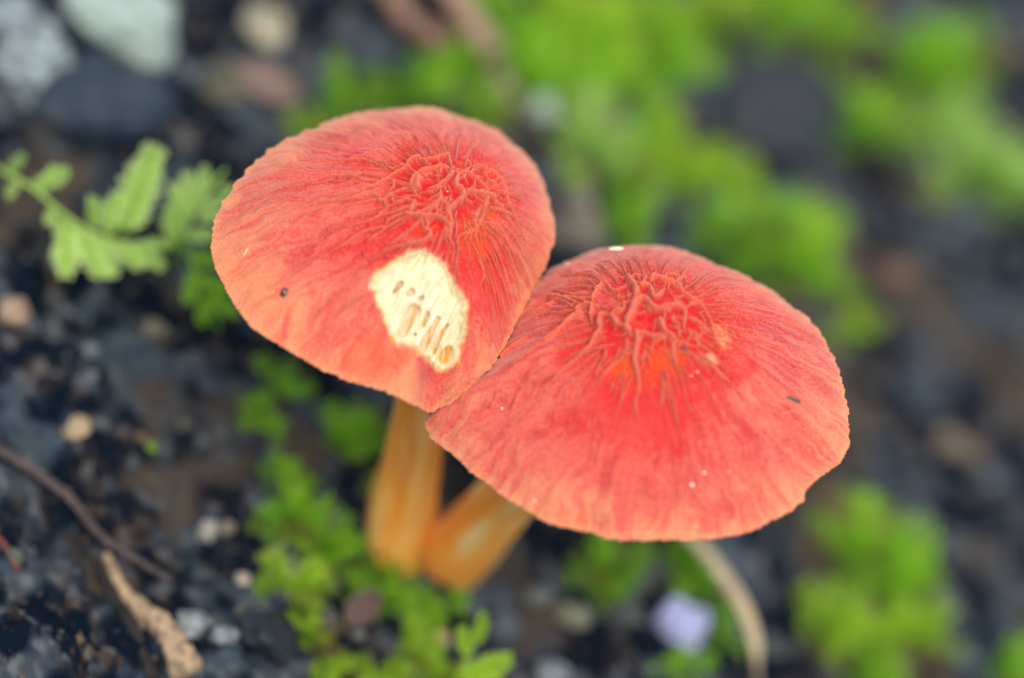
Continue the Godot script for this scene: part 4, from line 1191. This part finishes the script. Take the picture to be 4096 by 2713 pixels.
	var blade := [Vector3(23.6, -3.3, -25.1), Vector3(25.6, 0.3, -18.9), Vector3(29.3, 3.1, -13.2), Vector3(33.4, 4, -8.6), Vector3(36.2, 2.7, -5.9), Vector3(38.2, -1, -5.2), Vector3(39.9, -8.2, -6.7)]
	var bl := smooth_line(blade.map(func(p): return p - blade[0]), 60)
	single("dry_blade", rod(bl, 14, func(f, a): return Vector2((0.72 + 0.2 * sin(PI * minf(1.0, f * 1.15))) * smoothstep(-0.05, 0.15, f), 0.30 + 0.18 * absf(cos(a))), func(f, a): return Color(0.50, 0.41, 0.28).lerp(Color(0.32, 0.24, 0.15), clampf(0.35 + 0.8 * clods.get_noise_2d(f * 60.0, a * 4.0) + 0.5 * smoothstep(0.72, 0.9, f), 0.0, 1.0))), M.bark, blade[0],
		"dry straw-coloured grass blade curving down from under the right cap", "grass blade")
	dead_leaf("brown_leaf", -3.6, 13.4, 2.9, 1.75, Vector3(0.243, 0.703, -0.669), 2.4, Color(0.105, 0.072, 0.066), "dark brown leaf scrap lying on the moss near the bottom")
	dead_leaf("pinkish_leaf", -38.2, -42.0, 4.2, 2.5, Vector3(0.998, 0.04, -0.038), 1.2, Color(0.165, 0.115, 0.10), "pinkish brown dead leaf behind the upper left of the left cap")
	dead_leaf("olive_leaf", 37.9, -118.2, 9.0, 4.5, Vector3(0.629, 0.563, -0.536), 0.8, Color(0.17, 0.145, 0.12), "large dull brown dead leaf in the top right corner")
	dead_leaf("earthy_leaf", 52.7, -51.6, 8.5, 4.5, Vector3(0.995, 0.076, -0.072), 0.8, Color(0.12, 0.098, 0.075), "flat earth brown dead leaf at the right below the slate stone")
	var drop := SphereMesh.new()
	drop.radius = 0.55 * MM
	drop.height = 0.95 * MM
	single("water_drop", drop, M.water, spot(-2.6, 15.9, 2.9), "clear water drop on the lower tip of the brown leaf scrap", "water drop")

	# crumbs lying on the caps
	crumb("seed", Vector3(-22.89, 45.32, 19.38), Vector3(-0.267, 0.759, 0.593), 0.46, 0.27, 0.24, Vector3(-0.037, -0.724, 0.689), Color(0.020, 0.012, 0.012), M.wet, "shiny black seed on the left part of the left cap", "seed")
	crumb("dark_splinter", Vector3(-17.53, 49.83, 14.64), Vector3(-0.098, 0.844, 0.528), 0.36, 0.075, 0.07, Vector3(-0.592, 0.584, -0.555), Color(0.05, 0.045, 0.05), M.speck, "fine dark splinter on the left cap above the cream patch", "splinter")
	crumb("grey_grain", Vector3(-15.42, 50.42, 14.11), Vector3(-0.073, 0.855, 0.513), 0.13, 0.12, 0.10, Vector3(0.91, 0.3, -0.285), Color(0.10, 0.10, 0.13), M.speck, "tiny grey grain on the left cap, next to the cream patch", "grain")
	crumb("pale_hair", Vector3(-28.06, 45.07, 15.83), Vector3(-0.47, 0.769, 0.434), 0.62, 0.035, 0.035, Vector3(-0.008, 0.724, -0.689), Color(0.85, 0.66, 0.50), M.speck, "pale hair stuck to the left end of the left cap", "hair")
	crumb("brown_sliver", Vector3(26.22, 52.45, 11.03), Vector3(0.284, 0.929, 0.236), 0.86, 0.19, 0.17, Vector3(0.96, 0.203, -0.194), Color(0.085, 0.070, 0.060), M.stone, "rough brown sliver of wood on the right part of the right cap", "sliver")
	crumb("dark_chip", Vector3(14.54, 53.9, 12.41), Vector3(0.005, 0.939, 0.344), 0.26, 0.13, 0.11, Vector3(0.553, 0.604, -0.575), Color(0.04, 0.045, 0.06), M.speck, "small dark chip in the wrinkles of the right cap", "chip")
	crumb("cream_flake", Vector3(4.84, 48.4, -2.65), Vector3(-0.458, 0.744, -0.486), 0.75, 0.34, 0.20, Vector3(0.994, -0.076, 0.072), Color(0.80, 0.66, 0.50), M.speck, "cream flake on the far rim of the right cap", "flake")
	crumb("cream_flake", Vector3(1.03, 45.89, -0.46), Vector3(-0.766, 0.592, -0.252), 0.42, 0.12, 0.10, Vector3(0.877, -0.348, 0.331), Color(0.78, 0.55, 0.42), M.speck, "thin cream flake on the far left rim of the right cap", "flake")

	crumb("white_speck", Vector3(20.49, 47.71, 22.71), Vector3(0.022, 0.755, 0.656), 0.16, 0.13, 0.1, Vector3(0.991, 0.098, -0.093), Color(0.92, 0.80, 0.80), M.speck, "larger white speck near the lower edge of the right cap", "speck", "white specks on the caps")
	crumb("white_speck", Vector3(21.03, 48.69, 21.54), Vector3(0.072, 0.798, 0.598), 0.136, 0.111, 0.085, Vector3(0.991, 0.098, -0.093), Color(0.92, 0.80, 0.80), M.speck, "white speck above the larger one on the lower right cap", "speck", "white specks on the caps")
	crumb("white_speck", Vector3(7.45, 41.35, 27.13), Vector3(-0.36, 0.602, 0.712), 0.12, 0.098, 0.075, Vector3(0.991, 0.098, -0.093), Color(0.92, 0.80, 0.80), M.speck, "white speck at the lower left margin of the right cap", "speck", "white specks on the caps")
	crumb("white_speck", Vector3(0.94, 44.16, 20.31), Vector3(-0.385, 0.681, 0.624), 0.12, 0.098, 0.075, Vector3(0.991, 0.098, -0.093), Color(0.92, 0.80, 0.80), M.speck, "white speck on the left lobe of the right cap near the seam", "speck", "white specks on the caps")
	crumb("white_speck", Vector3(16.59, 53.26, 13.95), Vector3(0.044, 0.928, 0.371), 0.088, 0.072, 0.055, Vector3(0.991, 0.098, -0.093), Color(0.92, 0.80, 0.80), M.speck, "upper of two white specks under the wrinkles of the right cap", "speck", "white specks on the caps")
	crumb("white_speck", Vector3(16.18, 53.04, 14.52), Vector3(-0.009, 0.904, 0.427), 0.08, 0.065, 0.05, Vector3(0.991, 0.098, -0.093), Color(0.92, 0.80, 0.80), M.speck, "lower of two white specks under the wrinkles of the right cap", "speck", "white specks on the caps")
	crumb("white_speck", Vector3(9.36, 54.37, 9.02), Vector3(-0.484, 0.873, 0.056), 0.08, 0.065, 0.05, Vector3(0.991, 0.098, -0.093), Color(0.92, 0.80, 0.80), M.speck, "glinting white speck on the top fold of the right cap", "speck", "white specks on the caps")
	crumb("white_speck", Vector3(23.26, 49.13, 20.49), Vector3(0.137, 0.816, 0.561), 0.08, 0.065, 0.05, Vector3(0.991, 0.098, -0.093), Color(0.92, 0.80, 0.80), M.speck, "faint white speck right of the pair on the lower right cap", "speck", "white specks on the caps")
	crumb("white_speck", Vector3(-12.7, 54.31, 6.36), Vector3(-0.044, 0.944, 0.328), 0.072, 0.058, 0.045, Vector3(0.991, 0.098, -0.093), Color(0.92, 0.80, 0.80), M.speck, "white speck in a hollow among the folds of the left cap", "speck", "white specks on the caps")
